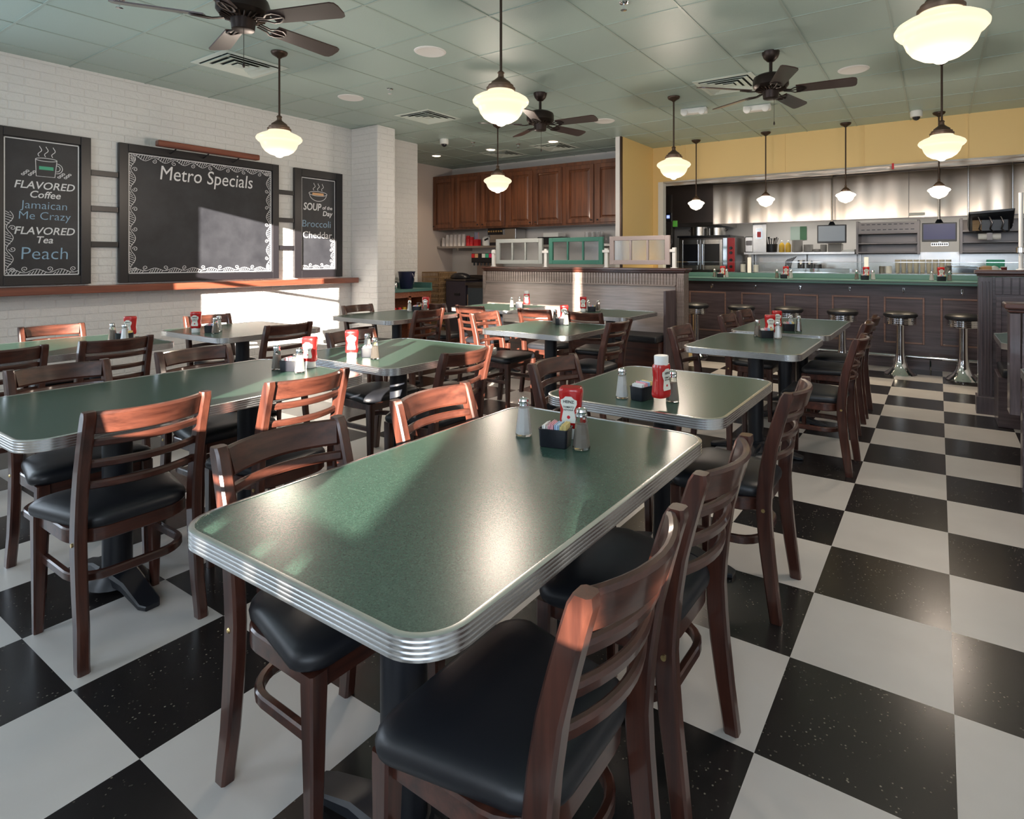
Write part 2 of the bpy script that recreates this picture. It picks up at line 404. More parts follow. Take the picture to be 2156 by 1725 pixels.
# ------------------------------------------------------------------ chairs
def make_chair():
    t = thing('dining_chair', '', 'chair')
    # side profile of the rear leg / back post (local y, z)
    prof = [(-.205, 0), (-.186, .14), (-.166, .30), (-.160, .42), (-.166, .52), (-.186, .64), (-.218, .76), (-.245, .845)]
    def py(z):
        for (a, za), (b, zb) in zip(prof, prof[1:]):
            if za <= z <= zb: return a + (b - a) * (z - za) / (zb - za)
        return prof[-1][0]
    zs = [0, .03, .14, .25, .34, .42, .48, .55, .64, .72, .79, .83, .848]
    for s in (-1, 1):
        mb = MB(); rings = []
        for z in zs:
            yy = py(z); hw = .0175; d = .021 + .006 * min(1, z / .3) if z < .3 else .027 - .005 * max(0, (z - .5) / .35)
            if z > .84: d *= .72
            xx = s * (.178 + .004 * (z < .1))
            q = .006
            rings.append([(xx + a, yy + b, z) for a, b in ((-hw + q, -d), (hw - q, -d), (hw, -d + q), (hw, d - q), (hw - q, d), (-hw + q, d), (-hw, d - q), (-hw, -d + q))])
        mb.rings(rings); mb.build('back_leg', WZ, t)
    for s in (-1, 1):
        mb = MB(); rings = []
        for z, hw, dy in ((0, .014, .0), (.2, .018, 0), (.395, .022, 0), (.432, .022, 0)):
            xx = s * (.183 + .004 * (1 - z / .43)); yy = .178 + .004 * (1 - z / .43); q = .005
            rings.append([(xx + a, yy + b, z) for a, b in ((-hw + q, -hw), (hw - q, -hw), (hw, -hw + q), (hw, hw - q), (hw - q, hw), (-hw + q, hw), (-hw, hw - q), (-hw, -hw + q))])
        mb.rings(rings); mb.build('front_leg', WZ, t)
    # bowed back: a deep top rail and three slats
    def bow(z, th, ht, depth):
        mb = MB(); path = []
        for k in range(11):
            u = -1 + k / 5; path.append((u * .162, py(z) + .004 - depth * (1 - u * u), z))
        lean = Vector((0, py(z + .02) - py(z - .02), .04)).normalized()
        return mb.bar(path, th, ht, lean, .3)
    bow(.806, .021, .078, .050).build('top_rail', WX, t)
    for z in (.738, .664, .592): bow(z, .019, .028, .046).build('slat', WX, t)
    # bentwood apron and hoop stretcher, closed at the rear
    def hoop(z, wd, ht, inset, name, front):
        xs, yr = .183 - inset, -.150 + inset; path = [(-xs, .172, z)]; r = .10
        path += [(-xs, yr + r, z)]
        for k in range(1, 7):
            a = R(180 + 90 * k / 6); path.append((-xs + r + r * math.cos(a), yr + r + r * math.sin(a), z))
        for k in range(0, 7):
            a = R(270 + 90 * k / 6); path.append((xs - r + r * math.cos(a), yr + r + r * math.sin(a), z))
        path += [(xs, .172, z)]
        mb = MB().bar(path, wd, ht, (0, 0, 1), .2)
        if front: mb.box(-xs, xs, .166, .186, z - ht / 2, z + ht / 2)
        mb.build(name, WX, t)
    hoop(.410, .022, .050, .004, 'seat_frame', True)
    hoop(.265, .022, .030, .012, 'stretcher', False)
    # upholstered seat: domed, round-cornered, wider at the front
    def outline(k):
        pts = []
        W0, W1, y0, y1 = .178 * k, .222 * k, -.168 * k, .206 * k
        for cx, cy, a0, r in ((W1 - .06, y1 - .06, 0, .06), (-W1 + .06, y1 - .06, 90, .06), (-W0 + .09, y0 + .09, 180, .09), (W0 - .09, y0 + .09, 270, .09)):
            for i in range(7):
                a = R(a0 + 15 * i); pts.append((cx + r * math.cos(a), cy + .02 * (1 - k) + r * math.sin(a)))
        return pts
    mb = MB(); rg = []
    for k, z in ((.955, .434), (.992, .443), (1.0, .455), (.985, .468), (.94, .478), (.85, .486), (.6, .4915), (.3, .493)):
        rg.append([(a, b, z) for a, b in outline(k)] if k > .8 else [(a * k / .85, b * k / .85, z) for a, b in outline(.85)])
    mb.rings(rg); mb.build('seat_cushion', VINYL, t)
    for s in (-1, 1):
        MB().lathe([(.007, -.003), (.007, 0), (.004, .003)], 10, (s * .196, -.161, .405), 'x').build('bolt', BRASS, t)
    return t
chair = Proto(make_chair)
CH = 'dark wood ladder-back chair'
# x, y, facing ('L' looks to -x, 'R' to +x, 'U' to +y), label
chairs = [
    (-.715, -.700, 'L', CH + ' nearest the camera, back to the aisle'),
    (-.735, -.140, 'L', CH + ' on aisle side of foreground table, second from the camera'),
    (-.745, .810, 'L', CH + ' on aisle side of the square table behind the foreground table'),
    (-.700, 2.57, 'L', CH + ' on aisle side of the third table in the aisle row'),
    (-.755, 3.56, 'L', CH + ' on aisle side of table nearest the stools, nearer one'),
    (-.755, 4.12, 'L', CH + ' on aisle side of table nearest the stools, farther one'),
    (-1.365, -.645, 'R', CH + ' with black seat under the foreground table corner'),
    (-1.375, -.040, 'R', CH + ' half hidden behind far end of the foreground table'),
    (-1.385, .790, 'R', CH + ' on wall side of the square table behind the foreground table'),
    (-1.395, 2.50, 'R', CH + ' on wall side of the third table in the aisle row'),
    (-1.380, 3.58, 'R', CH + ' on wall side of the table nearest the stools, nearer one'),
    (-1.380, 4.14, 'R', CH + ' on wall side of the table nearest the stools, farther one'),
    (-2.560, -.685, 'L', CH + ' at long middle-row table, sunlit back facing the camera'),
    (-2.515, -.110, 'L', CH + ' at long middle-row table, second sunlit back, at its far end'),
    (-2.430, .800, 'L', CH + ' at second middle-row table, back to the foreground table'),
    (-2.415, 2.59, 'L', CH + ' at third middle-row table, back to the aisle row'),
    (-3.225, -.590, 'R', CH + ' on wall side of long middle-row table, end nearer the camera'),
    (-3.235, .010, 'R', CH + ' on wall side of long middle-row table, far end'),
    (-3.200, 1.01, 'R', CH + ' on wall side of second middle-row table'),
    (-3.345, 2.60, 'R', CH + ' on wall side of third middle-row table'),
    (-4.575, -.580, 'L', CH + ' at front table by the chalkboard wall, cut by the frame edge'),
    (-4.565, -.040, 'L', CH + ' at front table by the chalkboard wall, dark back in full view'),
    (-4.445, 1.03, 'L', CH + ' at table under the big chalkboard, back to the room'),
    (-4.490, 2.56, 'L', CH + ' at table beside the brick column, back to the room'),
    (-5.335, .000, 'R', CH + ' against the chalkboard wall with half its top rail in sun'),
    (-5.215, 1.05, 'R', CH + ' on wall side of the table under the big chalkboard'),
    (-5.075, 2.54, 'R', CH + ' on wall side of the table beside the brick column'),
    (-4.86, 3.40, 'U', CH + ' facing the booth, leftmost of four in a line'),
    (-4.22, 3.36, 'U', CH + ' facing the booth, second from left of four in a line'),
    (-3.40, 3.38, 'U', CH + ' facing the booth, third from left of four in a line'),
    (-2.82, 3.36, 'U', CH + ' facing the booth, rightmost of four in a line'),
]
ROT = {'L': PI / 2, 'R': -PI / 2, 'U': 0}
for i, (x, y, f, lab) in enumerate(chairs):
    chair.put((x, y, 0), ROT[f] + random.uniform(-.02, .02) + (.12 if i == 27 else 0), lab, 'ladder-back dining chairs')

# ------------------------------------------------------------------ tables
ZT = .76
def table(x0, x1, y0, y1, label, cols, armdir, r=.085):
    cx, cy = (x0 + x1) / 2, (y0 + y1) / 2
    t = thing('diner_table', label, 'table', (cx, cy, 0), 0, 'green laminate diner tables')
    a, b = (x1 - x0) / 2, (y1 - y0) / 2
    MB().prism(rrect(-a + .004, a - .004, -b + .004, b - .004, r, 8), ZT - .038, ZT).build('tabletop', LAM, t, True, .002)
    base = rrect(-a, a, -b, b, r + .002, 10); n = len(base); prof = []
    zt = ZT + .0015
    for k in range(5):                                  # five ribs
        z = zt - .0086 * k; prof += [(-.001, z), (.003, z - .0014), (.003, z - .0054), (-.001, z - .0070)]
    prof = [(-.009, zt)] + prof + [(-.009, zt - .043)]
    rings = []
    for i in range(n):
        p = Vector(base[i]); tng = (Vector(base[(i + 1) % n]) - Vector(base[i - 1])).normalized(); nn = Vector((tng.y, -tng.x))
        rings.append([(p.x + nn.x * d, p.y + nn.y * d, z) for d, z in prof])
    MB().rings(rings, False, True).build('edge_band', ALU, t, True)
    for px, py in cols:
        MB().cyl(px, py, .04, ZT - .05, .052, 24).build('pedestal', IRON, t)
        mb = MB(); mb.lathe([(.105, .025), (.085, .06), (.06, .085)], 20, (px, py, 0))
        dirs = {'x': (0, PI), '+': (PI / 4 * 0, PI / 2, PI, 3 * PI / 2)}[armdir]
        for ang in dirs:
            L = .28; d = Vector((math.cos(ang), math.sin(ang), 0)); c = Vector((px, py, 0))
            mb.bar([c + d * .03 + Vector((0, 0, .055)), c + d * .14 + Vector((0, 0, .045)), c + d * L + Vector((0, 0, .012)), c + d * (L + .03) + Vector((0, 0, .010))], [.11, .085, .075, .05], [.05, .04, .022, .018], (0, 0, 1), .2)
        mb.build('pedestal_foot', IRON, t)
        MB().box(px - .14, px + .14, py - .14, py + .14, ZT - .055, ZT - .038).build('mounting_plate', IRON, t)
    return t
TB = {
    'A1': (-1.435, -.665, -1.005, .245, 'large green table with ribbed metal edge filling the foreground', [(0, -.32), (0, .33)], 'x'),
    'A2': (-1.455, -.690, .435, 1.285, 'green table right behind the foreground one, scuffed top, white-capped ketchup on it', [(0, 0)], '+'),
    'A3': (-1.475, -.735, 2.10, 3.02, 'grey-green table third along the aisle, condiments on its far side', [(0, 0)], '+'),
    'A4': (-1.475, -.725, 3.17, 4.50, 'grey-green table fourth along the aisle, nearest the counter stools', [(0, -.36), (0, .36)], 'x'),
    'B1': (-3.330, -2.430, -1.00, .335, 'long green table in the middle row with a sunlit chair before it', [(.015, -.25), (.015, .30)], 'x'),
    'B2': (-3.350, -2.430, .475, 1.40, 'square green table second in the middle row, upside-down ketchup on its near edge', [(.05, -.045)], '+'),
    'B3': (-3.230, -2.370, 2.10, 2.97, 'square green table third in the middle row before the booth chairs', [(0, 0)], '+'),
    'C1': (-5.400, -4.480, -.95, .375, 'green table by the chalkboard wall, cut by the frame edge', [(0, -.3), (0, .36)], 'x'),
    'C2': (-5.370, -4.400, .620, 1.48, 'dark green table under the big chalkboard', [(0, 0)], '+'),
    'C3': (-5.230, -4.330, 2.12, 3.10, 'grey table beside the white brick column', [(0, 0)], '+'),
    'D1': (-4.985, -4.085, 3.60, 4.42, 'table at the left half of the booth bench', [(0, 0)], '+'),
    'D2': (-3.400, -2.615, 3.60, 4.43, 'table at the right half of the booth bench', [(0, 0)], '+'),
}
for k, (x0, x1, y0, y1, lab, cols, ad) in TB.items(): table(x0, x1, y0, y1, lab, cols, ad)

# ------------------------------------------------------------------ condiments
def make_ketchup(capdown):
    t = thing('ketchup_bottle', '', 'ketchup bottle')
    def sec(hx, hy, z, n=20, e=.55):
        out = []
        for k in range(n):
            a = 2 * PI * k / n; c, s = math.cos(a), math.sin(a)
            out.append((hx * math.copysign(abs(c) ** e, c), hy * math.copysign(abs(s) ** e, s), z))
        return out
    prof = [(.033, .0235, .034), (.036, .027, .044), (.035, .025, .065), (.033, .0235, .085), (.0345, .025, .105), (.037, .0275, .13), (.0385, .0285, .145), (.0385, .029, .152), (.036, .027, .160), (.034, .025, .163)]
    if not capdown: prof = [(a, b, .198 - z) for a, b, z in reversed(prof)]
    MB().rings([sec(a, b, z) for a, b, z in prof]).build('bottle_body', RED, t)
    cap = [(.027, .024, .0), (.029, .025, .004), (.0285, .0245, .03), (.030, .0245, .037)]
    if not capdown: cap = [(a, b, .198 - z) for a, b, z in reversed(cap)]
    MB().rings([sec(a, b, z, 20, .8) for a, b, z in cap]).build('cap', WHITEPL, t)
    zc = .093 if capdown else .105
    for s in (-1, 1):
        lab = MB()
        pts = [(-.022, -.040), (.022, -.040), (.024, -.030), (.018, 0), (.027, .020), (.027, .032), (.018, .036), (.010, .044), (-.010, .044), (-.018, .036), (-.027, .032), (-.027, .020), (-.018, 0), (-.024, -.030)]
        rows = sorted({p[1] for p in pts}); half = {-.040: .022, -.030: .024, 0: .018, .020: .027, .032: .027, .036: .018, .044: .010}
        rg = []
        def surf(z):
            pr = prof
            for (a0, b0, z0), (a1, b1, z1) in zip(pr, pr[1:]):
                if z0 <= z <= z1: return b0 + (b1 - b0) * (z - z0) / max(1e-6, z1 - z0)
            return .027
        vs, fs = [], []
        for i, zz in enumerate(rows):
            for j in range(5):
                xx = half[zz] * (-1 + j / 2); yy = -s * (surf(zc + zz) * (max(0, 1 - (abs(xx) / .0385) ** 3.6)) ** (1 / 3.6) + .0012)
                vs.append((s * xx, yy, zc + zz))
        for i in range(len(rows) - 1):
            for j in range(4): a = i * 5 + j; fs.append((a, a + 1, a + 6, a + 5))
        o = lab.add(vs, fs).build('paper_label', LABELM, t)
        ro = (PI / 2, 0, 0 if s == 1 else PI)
        yo = -s * (surf(zc) + .0022)
        text('HEINZ', LETTER, o, .0125, (0, -s * .0295, zc + .027), ro, 0, .0002, .0002)
        text('TOMATO', LETTER, o, .0085, (0, -s * .0288, zc + .010), ro, 0, .0002, .0001)
        text('KETCHUP', LETTER, o, .0070, (0, -s * .0288, zc + .001), ro, 0, .0002, .0001)
        MB().lathe([(.0001, 0), (.0055, .0005), (.0001, .001)], 10, (0, -s * .0280, zc - .022), 'y').build('tomato_picture', REDP, o)
    return t
ketD = Proto(lambda: make_ketchup(True)); ketU = Proto(lambda: make_ketchup(False))
def make_shaker(fill, name, h):
    t = thing(name, '', name.replace('_', ' '))
    n = 8
    def oc(r, z): return [(r * math.cos(2 * PI * (k + .5) / n), r * math.sin(2 * PI * (k + .5) / n), z) for k in range(n)]
    MB().rings([oc(.0255, .0), (oc(.027, .004)), oc(.026, .014), oc(.0165, .094), oc(.0155, .1)]).build('glass_jar', GLASS, t, False)
    MB().rings([oc(.0228, .006), oc(.0228, .014), oc(.0145 + (.096 - h) * .12, h)]).build('spice_fill', fill, t, False)
    MB().lathe([(.0165, .097), (.0185, .099), (.0185, .104), (.0165, .106), (.0165, .110), (.0178, .112), (.0165, .119), (.009, .124), (.0001, .125)], 16).build('metal_cap', CHROME, t)
    return t
saltP = Proto(lambda: make_shaker(SALT, 'salt_shaker', .09)); pepP = Proto(lambda: make_shaker(PEPPER, 'pepper_shaker', .075))
PK = [mat('packet_' + n, c, .6) for n, c in (('white', (.8, .79, .76)), ('pink', (.85, .42, .48)), ('blue', (.45, .62, .82)), ('yellow', (.85, .70, .30)))]
def make_caddy():
    t = thing('sugar_caddy', '', 'sugar caddy')
    rg = []
    for k, z in ((.92, 0), (.95, .004), (1, .052), (1.04, .053), (1.04, .056), (.96, .056), (.9, .006)):
        rg.append([(a * k, b * k, z) for a, b in rrect(-.046, .046, -.032, .032, .008, 3)])
    MB().rings(rg).build('holder', BLACKPL, t)
    rnd = random.Random(3)
    for gi, m in enumerate(PK):
        mb = MB()
        for k in range(4):
            xx = -.036 + gi * .0195 + k * .0045; h = .066 + rnd.uniform(-.004, .006); d = rnd.uniform(-.003, .003)
            mb.box(xx, xx + .0028, -.025 + d, .025 + d, .012, h)
        mb.build('sugar_packets', m, t, False)
    return t
cadP = Proto(make_caddy)
CS = {
    'A1': ('the big foreground table', (-1.176, -.071), (-1.032, -.101), (-1.035, -.005), (-.949, -.085), 'D', 0.25),
    'A2': ('the scuffed table behind the foreground one', (-1.142, .574), (-1.062, .600), (-.952, .536), (-.945, .635), 'U', 1.35),
    'A3': ('the third table along the aisle', (-1.020, 2.849), (-1.100, 2.845), (-1.095, 2.925), (-1.180, 2.905), 'D', .5),
    'A4': ('the table nearest the stools', (-1.055, 3.46), (-1.060, 3.40), (-1.135, 3.33), (-.985, 3.42), 'D', .45),
    'B1': ('the long middle-row table', (-2.762, .171), (-2.850, .178), (-2.845, .285), (-2.944, .160), 'D', .5),
    'B2': ('the second middle-row table', (-2.960, .755), (-2.860, .690), (-2.905, .600), (-2.772, .655), 'D', .75),
    'B3': ('the third middle-row table', (-2.777, 2.746), (-2.850, 2.765), (-2.880, 2.875), (-2.942, 2.823), 'D', .6),
    'C1': ('the front table by the chalkboard wall', (-4.800, .175), (-4.870, .200), (-4.960, .270), (-4.945, .155), 'D', .6),
    'C2': ('the table under the big chalkboard', (-4.900, .865), (-4.860, .790), (-4.950, .715), (-4.765, .770), 'D', .8),
    'C3': ('the table beside the brick column', (-4.960, 2.96), (-4.900, 3.01), (-4.805, 3.055), (-4.760, 3.00), 'D', .5),
    'D1': ('the left booth table', (-4.321, 3.985), (-4.240, 4.03), (-4.205, 4.13), (-4.300, 4.12), 'U', .5),
    'D2': ('the right booth table', (-3.330, 4.10), (-3.260, 4.05), (-3.340, 4.00), (-3.235, 4.15), 'D', .5),
    'K1': ('the counter beside the leftmost stool', (-2.58, 6.76), (-2.665, 6.73), (-2.660, 6.83), (-2.77, 6.80), 'D', .2),
    'K2': ('the counter above the third stool', (-1.71, 6.76), (-1.795, 6.73), (-1.790, 6.83), (-1.90, 6.80), 'D', .2),
    'K3': ('the counter above the fourth stool', (-.73, 6.76), (-.82, 6.73), (-.815, 6.83), (-.92, 6.80), 'D', .2),
    'K4': ('the counter near its aisle end', (-.11, 6.79), (-.010, 6.73), (-.015, 6.83), (.07, 6.82), 'D', .2),
}
for k, (ph, s, c, kt, p, up, rz) in CS.items():
    z = 1.081 if k[0] == 'K' else ZT + .001
    saltP.put((*s, z), .3, 'glass salt shaker with metal cap on ' + ph, 'salt shakers')
    pepP.put((*p, z), .1, 'glass pepper shaker with metal cap on ' + ph, 'pepper shakers')
    cadP.put((*c, z), rz, 'black caddy of sugar packets on ' + ph, 'sugar caddies')
    (ketD if up == 'D' else ketU).put((*kt, z), rz, ('red ketchup bottle standing on its white cap on ' if up == 'D' else 'red ketchup bottle with white cap on top on ') + ph, 'ketchup bottles')

# ------------------------------------------------------------------ pendant lamps
def make_pendant(sc, zb, name):
    t = thing(name, '', 'pendant lamp')
    z0 = zb
    pr = [(.001, 0), (.018, .001), (.026, .006), (.034, .014), (.075, .026), (.112, .050), (.134, .080), (.145, .108), (.149, .120), (.166, .132), (.180, .148), (.182, .160), (.172, .176), (.142, .194), (.108, .208), (.088, .220), (.086, .228)]
    MB().lathe([(r * sc, z0 + z * sc) for r, z in pr], 40).build('glass_shade', SHADE if sc == 1 else SHADES, t)
    zt = z0 + .226 * sc
    MB().lathe([(.092 * sc, zt), (.094 * sc, zt + .018 * sc), (.082 * sc, zt + .022 * sc), (.082 * sc, zt + .036 * sc), (.066 * sc, zt + .042 * sc), (.062 * sc, zt + .056 * sc), (.040 * sc, zt + .072 * sc), (.020 * sc, zt + .09 * sc), (.018 * sc, zt + .11 * sc), (.024 * sc, zt + .118 * sc), (.014 * sc, zt + .13 * sc)], 24).build('fitter', FITTER, t)
    MB().cyl(0, 0, zt + .12 * sc, H - .02, .0085, 12).build('rod', BRONZE, t)
    MB().lathe([(.012, H - .055), (.022, H - .045), (.058, H - .024), (.066, H - .010), (.066, H)], 24).build('canopy', BRONZE, t)
    return t
big = Proto(lambda: make_pendant(1, 2.205, 'pendant_lamp')); small = Proto(lambda: make_pendant(.66, 2.065, 'pendant_lamp'))
for x, y, lab in ((-.03, 1.49, 'schoolhouse pendant lamp nearest the camera, large at the ceiling over the aisle'),
                  (-.015, 4.56, 'schoolhouse pendant lamp hanging below and behind the big one over the aisle'),
                  (-2.425, 1.385, 'schoolhouse pendant lamp in mid room in front of a ceiling fan'),
                  (-2.445, 4.41, 'schoolhouse pendant lamp in front of the yellow partition wall'),
                  (-4.74, 1.285, 'schoolhouse pendant lamp hanging before the chalkboards'),
                  (-4.86, 4.39, 'schoolhouse pendant lamp hanging before the wooden cabinets')):
    big.put((x, y, 0), 0, lab, 'large schoolhouse pendants')
    lamp('pendant_bulb', 'POINT', (x, y, 2.17), 36, (1, .84, .70), shadow_soft_size=.12)
for x, y, lab in ((-3.04, 6.78, 'small pendant lamp over the counter, leftmost of four, above the oven'),
                  (-2.045, 6.78, 'small pendant lamp over the counter, second from left of four'),
                  (-1.045, 6.78, 'small pendant lamp over the counter, third from left of four'),
                  (-.035, 6.78, 'small pendant lamp over the counter, rightmost of four, above the navy monitor')):
    small.put((x, y, 0), 0, lab, 'small counter pendants')
    lamp('counter_bulb', 'SPOT', (x, y, 2.05), 42, (1, .80, .56), spot_size=R(130), spot_blend=.8, shadow_soft_size=.09)

# ------------------------------------------------------------------ ceiling fans
def make_fan():
    t = thing('ceiling_fan', '', 'ceiling fan')
    ZM = 2.80
    MB().lathe([(.016, H - .085), (.03, H - .08), (.058, H - .05), (.07, H - .02), (.072, H)], 24).build('canopy', FANMET, t)
    MB().cyl(0, 0, ZM + .10, H - .07, .014, 12).build('downrod', FANMET, t)
    MB().lathe([(.03, ZM + .125), (.05, ZM + .115), (.10, ZM + .105), (.138, ZM + .085), (.146, ZM + .06), (.146, ZM + .01), (.13, ZM - .01), (.10, ZM - .022), (.07, ZM - .03)], 28).build('motor_housing', FANMET, t)
    vent = MB()
    for k in range(24):
        a = 2 * PI * k / 24; vent.bar([(.075 * math.cos(a), .075 * math.sin(a), ZM - .034), (.125 * math.cos(a), .125 * math.sin(a), ZM - .018)], .008, .008)
    vent.build('vent_ring', BRONZE, t)
    MB().lathe([(.05, ZM - .10), (.062, ZM - .095), (.066, ZM - .06), (.07, ZM - .03)], 24).build('switch_housing', FANMET, t)
    mb = MB(); mb.tube([(.03, -.03, ZM - .10), (.03, -.03, ZM - .30)], .0016, 6); mb.lathe([(.004, ZM - .33), (.008, ZM - .32), (.004, ZM - .30)], 8, (.03, -.03, 0)); mb.build('pull_chain', FANMET, t)
    for k in range(5):
        a = 2 * PI * k / 5; M = Matrix.Rotation(a, 4, 'Z') @ Matrix.Translation((0, 0, ZM - .035)) @ Matrix.Rotation(R(-14), 4, 'X')
        ol = [(.20, -.055), (.62, -.068), (.645, -.058), (.655, -.03), (.655, .03), (.645, .058), (.62, .068), (.20, .055)]
        n = len(ol); vs = [M @ Vector((x, y, zz)) for zz in (-.004, .004) for x, y in ol]
        mb = MB(); mb.cur = 1; mb.add(vs[:n], [tuple(range(n - 1, -1, -1))]); mb.cur = 0
        mb.add(vs[n:], [tuple(range(n))]); mb.add(vs, [(i, (i + 1) % n, n + (i + 1) % n, n + i) for i in range(n)])
        b = mb.build('blade', [BLADE, BLADEM], t, False)
        br = MB()
        for s in (-1, 1): br.bar([M @ Vector((.10, s * .018, 0)), M @ Vector((.16, s * .018, -.012)), M @ Vector((.19, s * .040, -.012)), M @ Vector((.23, s * .042, -.009)), M @ Vector((.265, s * .02, -.008)), M @ Vector((.275, 0, -.008))], .013, .007)
        br.bar([M @ Vector((.10, 0, 0)), M @ Vector((.17, 0, -.012)), M @ Vector((.27, 0, -.009))], .012, .007)
        br.build('blade_bracket', FANMET, b)
    return t
BLADEM = mat('blade_underside', (.060, .040, .038), .30, 0, **{'Coat Weight': .6, 'Coat Roughness': .2})
fan = Proto(make_fan)
fan.put((-3.52, .30, 0), R(20), 'dark five-blade ceiling fan at the top left, nearest the chalkboards', 'ceiling fans')
fan.put((-3.58, 3.51, 0), R(5), 'dark five-blade ceiling fan at mid room behind a pendant lamp', 'ceiling fans')
fan.put((-1.235, 3.56, 0), R(7), 'dark five-blade ceiling fan over the aisle row toward the kitchen', 'ceiling fans')

# ------------------------------------------------------------------ ceiling fittings
def make_vent():
    t = thing('ceiling_vent', '', 'air vent')
    for k, (ho, hi) in enumerate(((.29, .245), (.232, .182), (.170, .120), (.108, .058))):
        z0, z1 = (H - .006, H - .010) if k == 0 else (H - .020, H - .004)
        outer = [(-ho, -ho), (ho, -ho), (ho, ho), (-ho, ho)]; inner = [(-hi, -hi), (hi, -hi), (hi, hi), (-hi, hi)]
        vs = [(x, y, z0) for x, y in outer] + [(x, y, z1) for x, y in inner] + [(x, y, z0 + .004) for x, y in outer] + [(x, y, z1 + .003) for x, y in inner]
        fs = []
        for i in range(4):
            j = (i + 1) % 4; fs += [(j, i, 4 + i, 4 + j), (8 + i, 8 + j, 12 + j, 12 + i), (i, j, 8 + j, 8 + i), (12 + j, 4 + j, 4 + i, 12 + i)]
        MB().add(vs, fs).build('louver', VENTM, t, False)
    MB().box(-.05, .05, -.05, .05, H - .016, H - .012).build('centre_plate', VENTM, t, False)
    MB().box(-.285, .285, -.285, .285, H - .003, H - .0005).build('back_plate', VENTB, t, False)
    return t
VENTM = mat('vent_paint', srgb(205, 216, 208), .35); VENTB = mat('vent_dark', (.02, .025, .022), .7)
vent = Proto(make_vent)
vent.put((-5.34, 1.28, 0), 0, 'square ceiling vent near the chalkboard wall beyond the near fan', 'ceiling vents')
vent.put((-5.32, 3.60, 0), 0, 'square ceiling vent near the brick column', 'ceiling vents')
vent.put((-1.80, 4.28, 0), 0, 'square ceiling vent behind the fan over the aisle row', 'ceiling vents')
vent.put((-5.05, 6.05, 0), 0, 'square ceiling vent over the cabinets, right one', 'ceiling vents')
vent.put((-6.10, 6.10, 0), 0, 'square ceiling vent over the cabinets, left one', 'ceiling vents')
def make_speaker():
    t = thing('ceiling_speaker', '', 'speaker')
    MB().lathe([(.001, H - .006), (.11, H - .008), (.13, H - .006), (.135, H - .001)], 28).build('grille', WHITEPL, t)
    MB().lathe([(.112, H - .0095), (.118, H - .011), (.124, H - .0085)], 28).build('rim', WHITE, t); return t
spk = Proto(make_speaker)
for x, y, lab in ((-3.65, 1.97, 'round white ceiling speaker beside the near fan'), (-5.40, 2.52, 'round white ceiling speaker near the chalkboard wall'),
                  (-.70, 4.45, 'round ceiling speaker behind the fan over the aisle'), (-3.60, 4.97, 'round ceiling speaker right of the mid-room fan')):
    spk.put((x, y, 0), 0, lab, 'ceiling speakers')
def make_can():
    t = thing('recessed_light', '', 'ceiling light')
    MB().lathe([(.065, H - .004), (.072, H - .009), (.085, H - .006), (.09, H - .001)], 24).build('trim_ring', WHITEPL, t)
    MB().lathe([(.001, H - .005), (.066, H - .005)], 24).build('lens', CANLIT, t); return t
can = Proto(make_can)
for x, y, lab in ((-7.18, 5.63, 'lit recessed ceiling light in the alcove, leftmost of three'), (-6.05, 5.70, 'lit recessed ceiling light in the alcove, middle one'), (-4.86, 5.71, 'lit recessed ceiling light in the alcove, rightmost of three')):
    can.put((x, y, 0), 0, lab, 'recessed alcove lights')
    lamp('downlight_bulb', 'SPOT', (x, y, H - .03), 28, (1, .80, .58), spot_size=R(125), spot_blend=.7, shadow_soft_size=.06)
def make_dome():
    t = thing('dome_camera', '', 'security camera')
    MB().lathe([(.035, H - .075), (.062, H - .072), (.066, H - .01), (.06, H)], 24).build('housing', WHITEPL, t)
    MB().lathe([(.001, H - .115), (.022, H - .108), (.038, H - .092), (.042, H - .074)], 20).build('lens_dome', BLACKPL, t); return t
dome = Proto(make_dome)
dome.put((-6.11, 4.70, 0), 0, 'white dome security camera on the ceiling near the alcove', 'dome cameras')
dome.put((-.26, 6.55, 0), 0, 'white dome security camera on the ceiling before the yellow wall', 'dome cameras')
def make_emerg():
    t = thing('emergency_light', '', 'emergency light')
    MB().box(-.15, .15, -.05, .05, H - .065, H).build('housing', WHITEPL, t, True, .012)
    for s in (-1, 1): MB().lathe([(.02, -.03), (.038, -.022), (.04, 0)], 16, (s * .1, -.052, H - .055), 'y').build('lamp_head', WHITE, t)
    return t
em = Proto(make_emerg)
em.put((-2.43, 5.0, 0), R(8), 'white emergency light unit on the ceiling left of the aisle fan', 'emergency lights')
em.put((-1.78, 5.27, 0), R(5), 'white emergency light unit on the ceiling behind the aisle fan', 'emergency lights')
def make_sprinkler():
    t = thing('sprinkler_head', '', 'sprinkler')
    MB().lathe([(.012, H - .012), (.028, H - .008), (.034, H)], 16).build('escutcheon', CHROME, t)
    m = MB(); m.cyl(0, 0, H - .05, H - .01, .008, 8); m.lathe([(.001, H - .056), (.022, H - .053), (.022, H - .05), (.001, H - .048)], 12); m.build('deflector', CHROME, t); return t
spr = Proto(make_sprinkler)
for x, y, lab in ((-4.71, .11, 'sprinkler head at the tip of the near fan blade'), (-4.79, 2.53, 'small sprinkler head between speaker and pendant lamp'), (-1.85, 2.01, 'sprinkler head at the top of the photo over the aisle row'),
                  (-5.41, 5.57, 'small sprinkler head near the alcove lights'), (-5.91, 5.11, 'small white sprinkler head near the dome camera')):
    spr.put((x, y, 0), 0, lab, 'sprinkler heads')

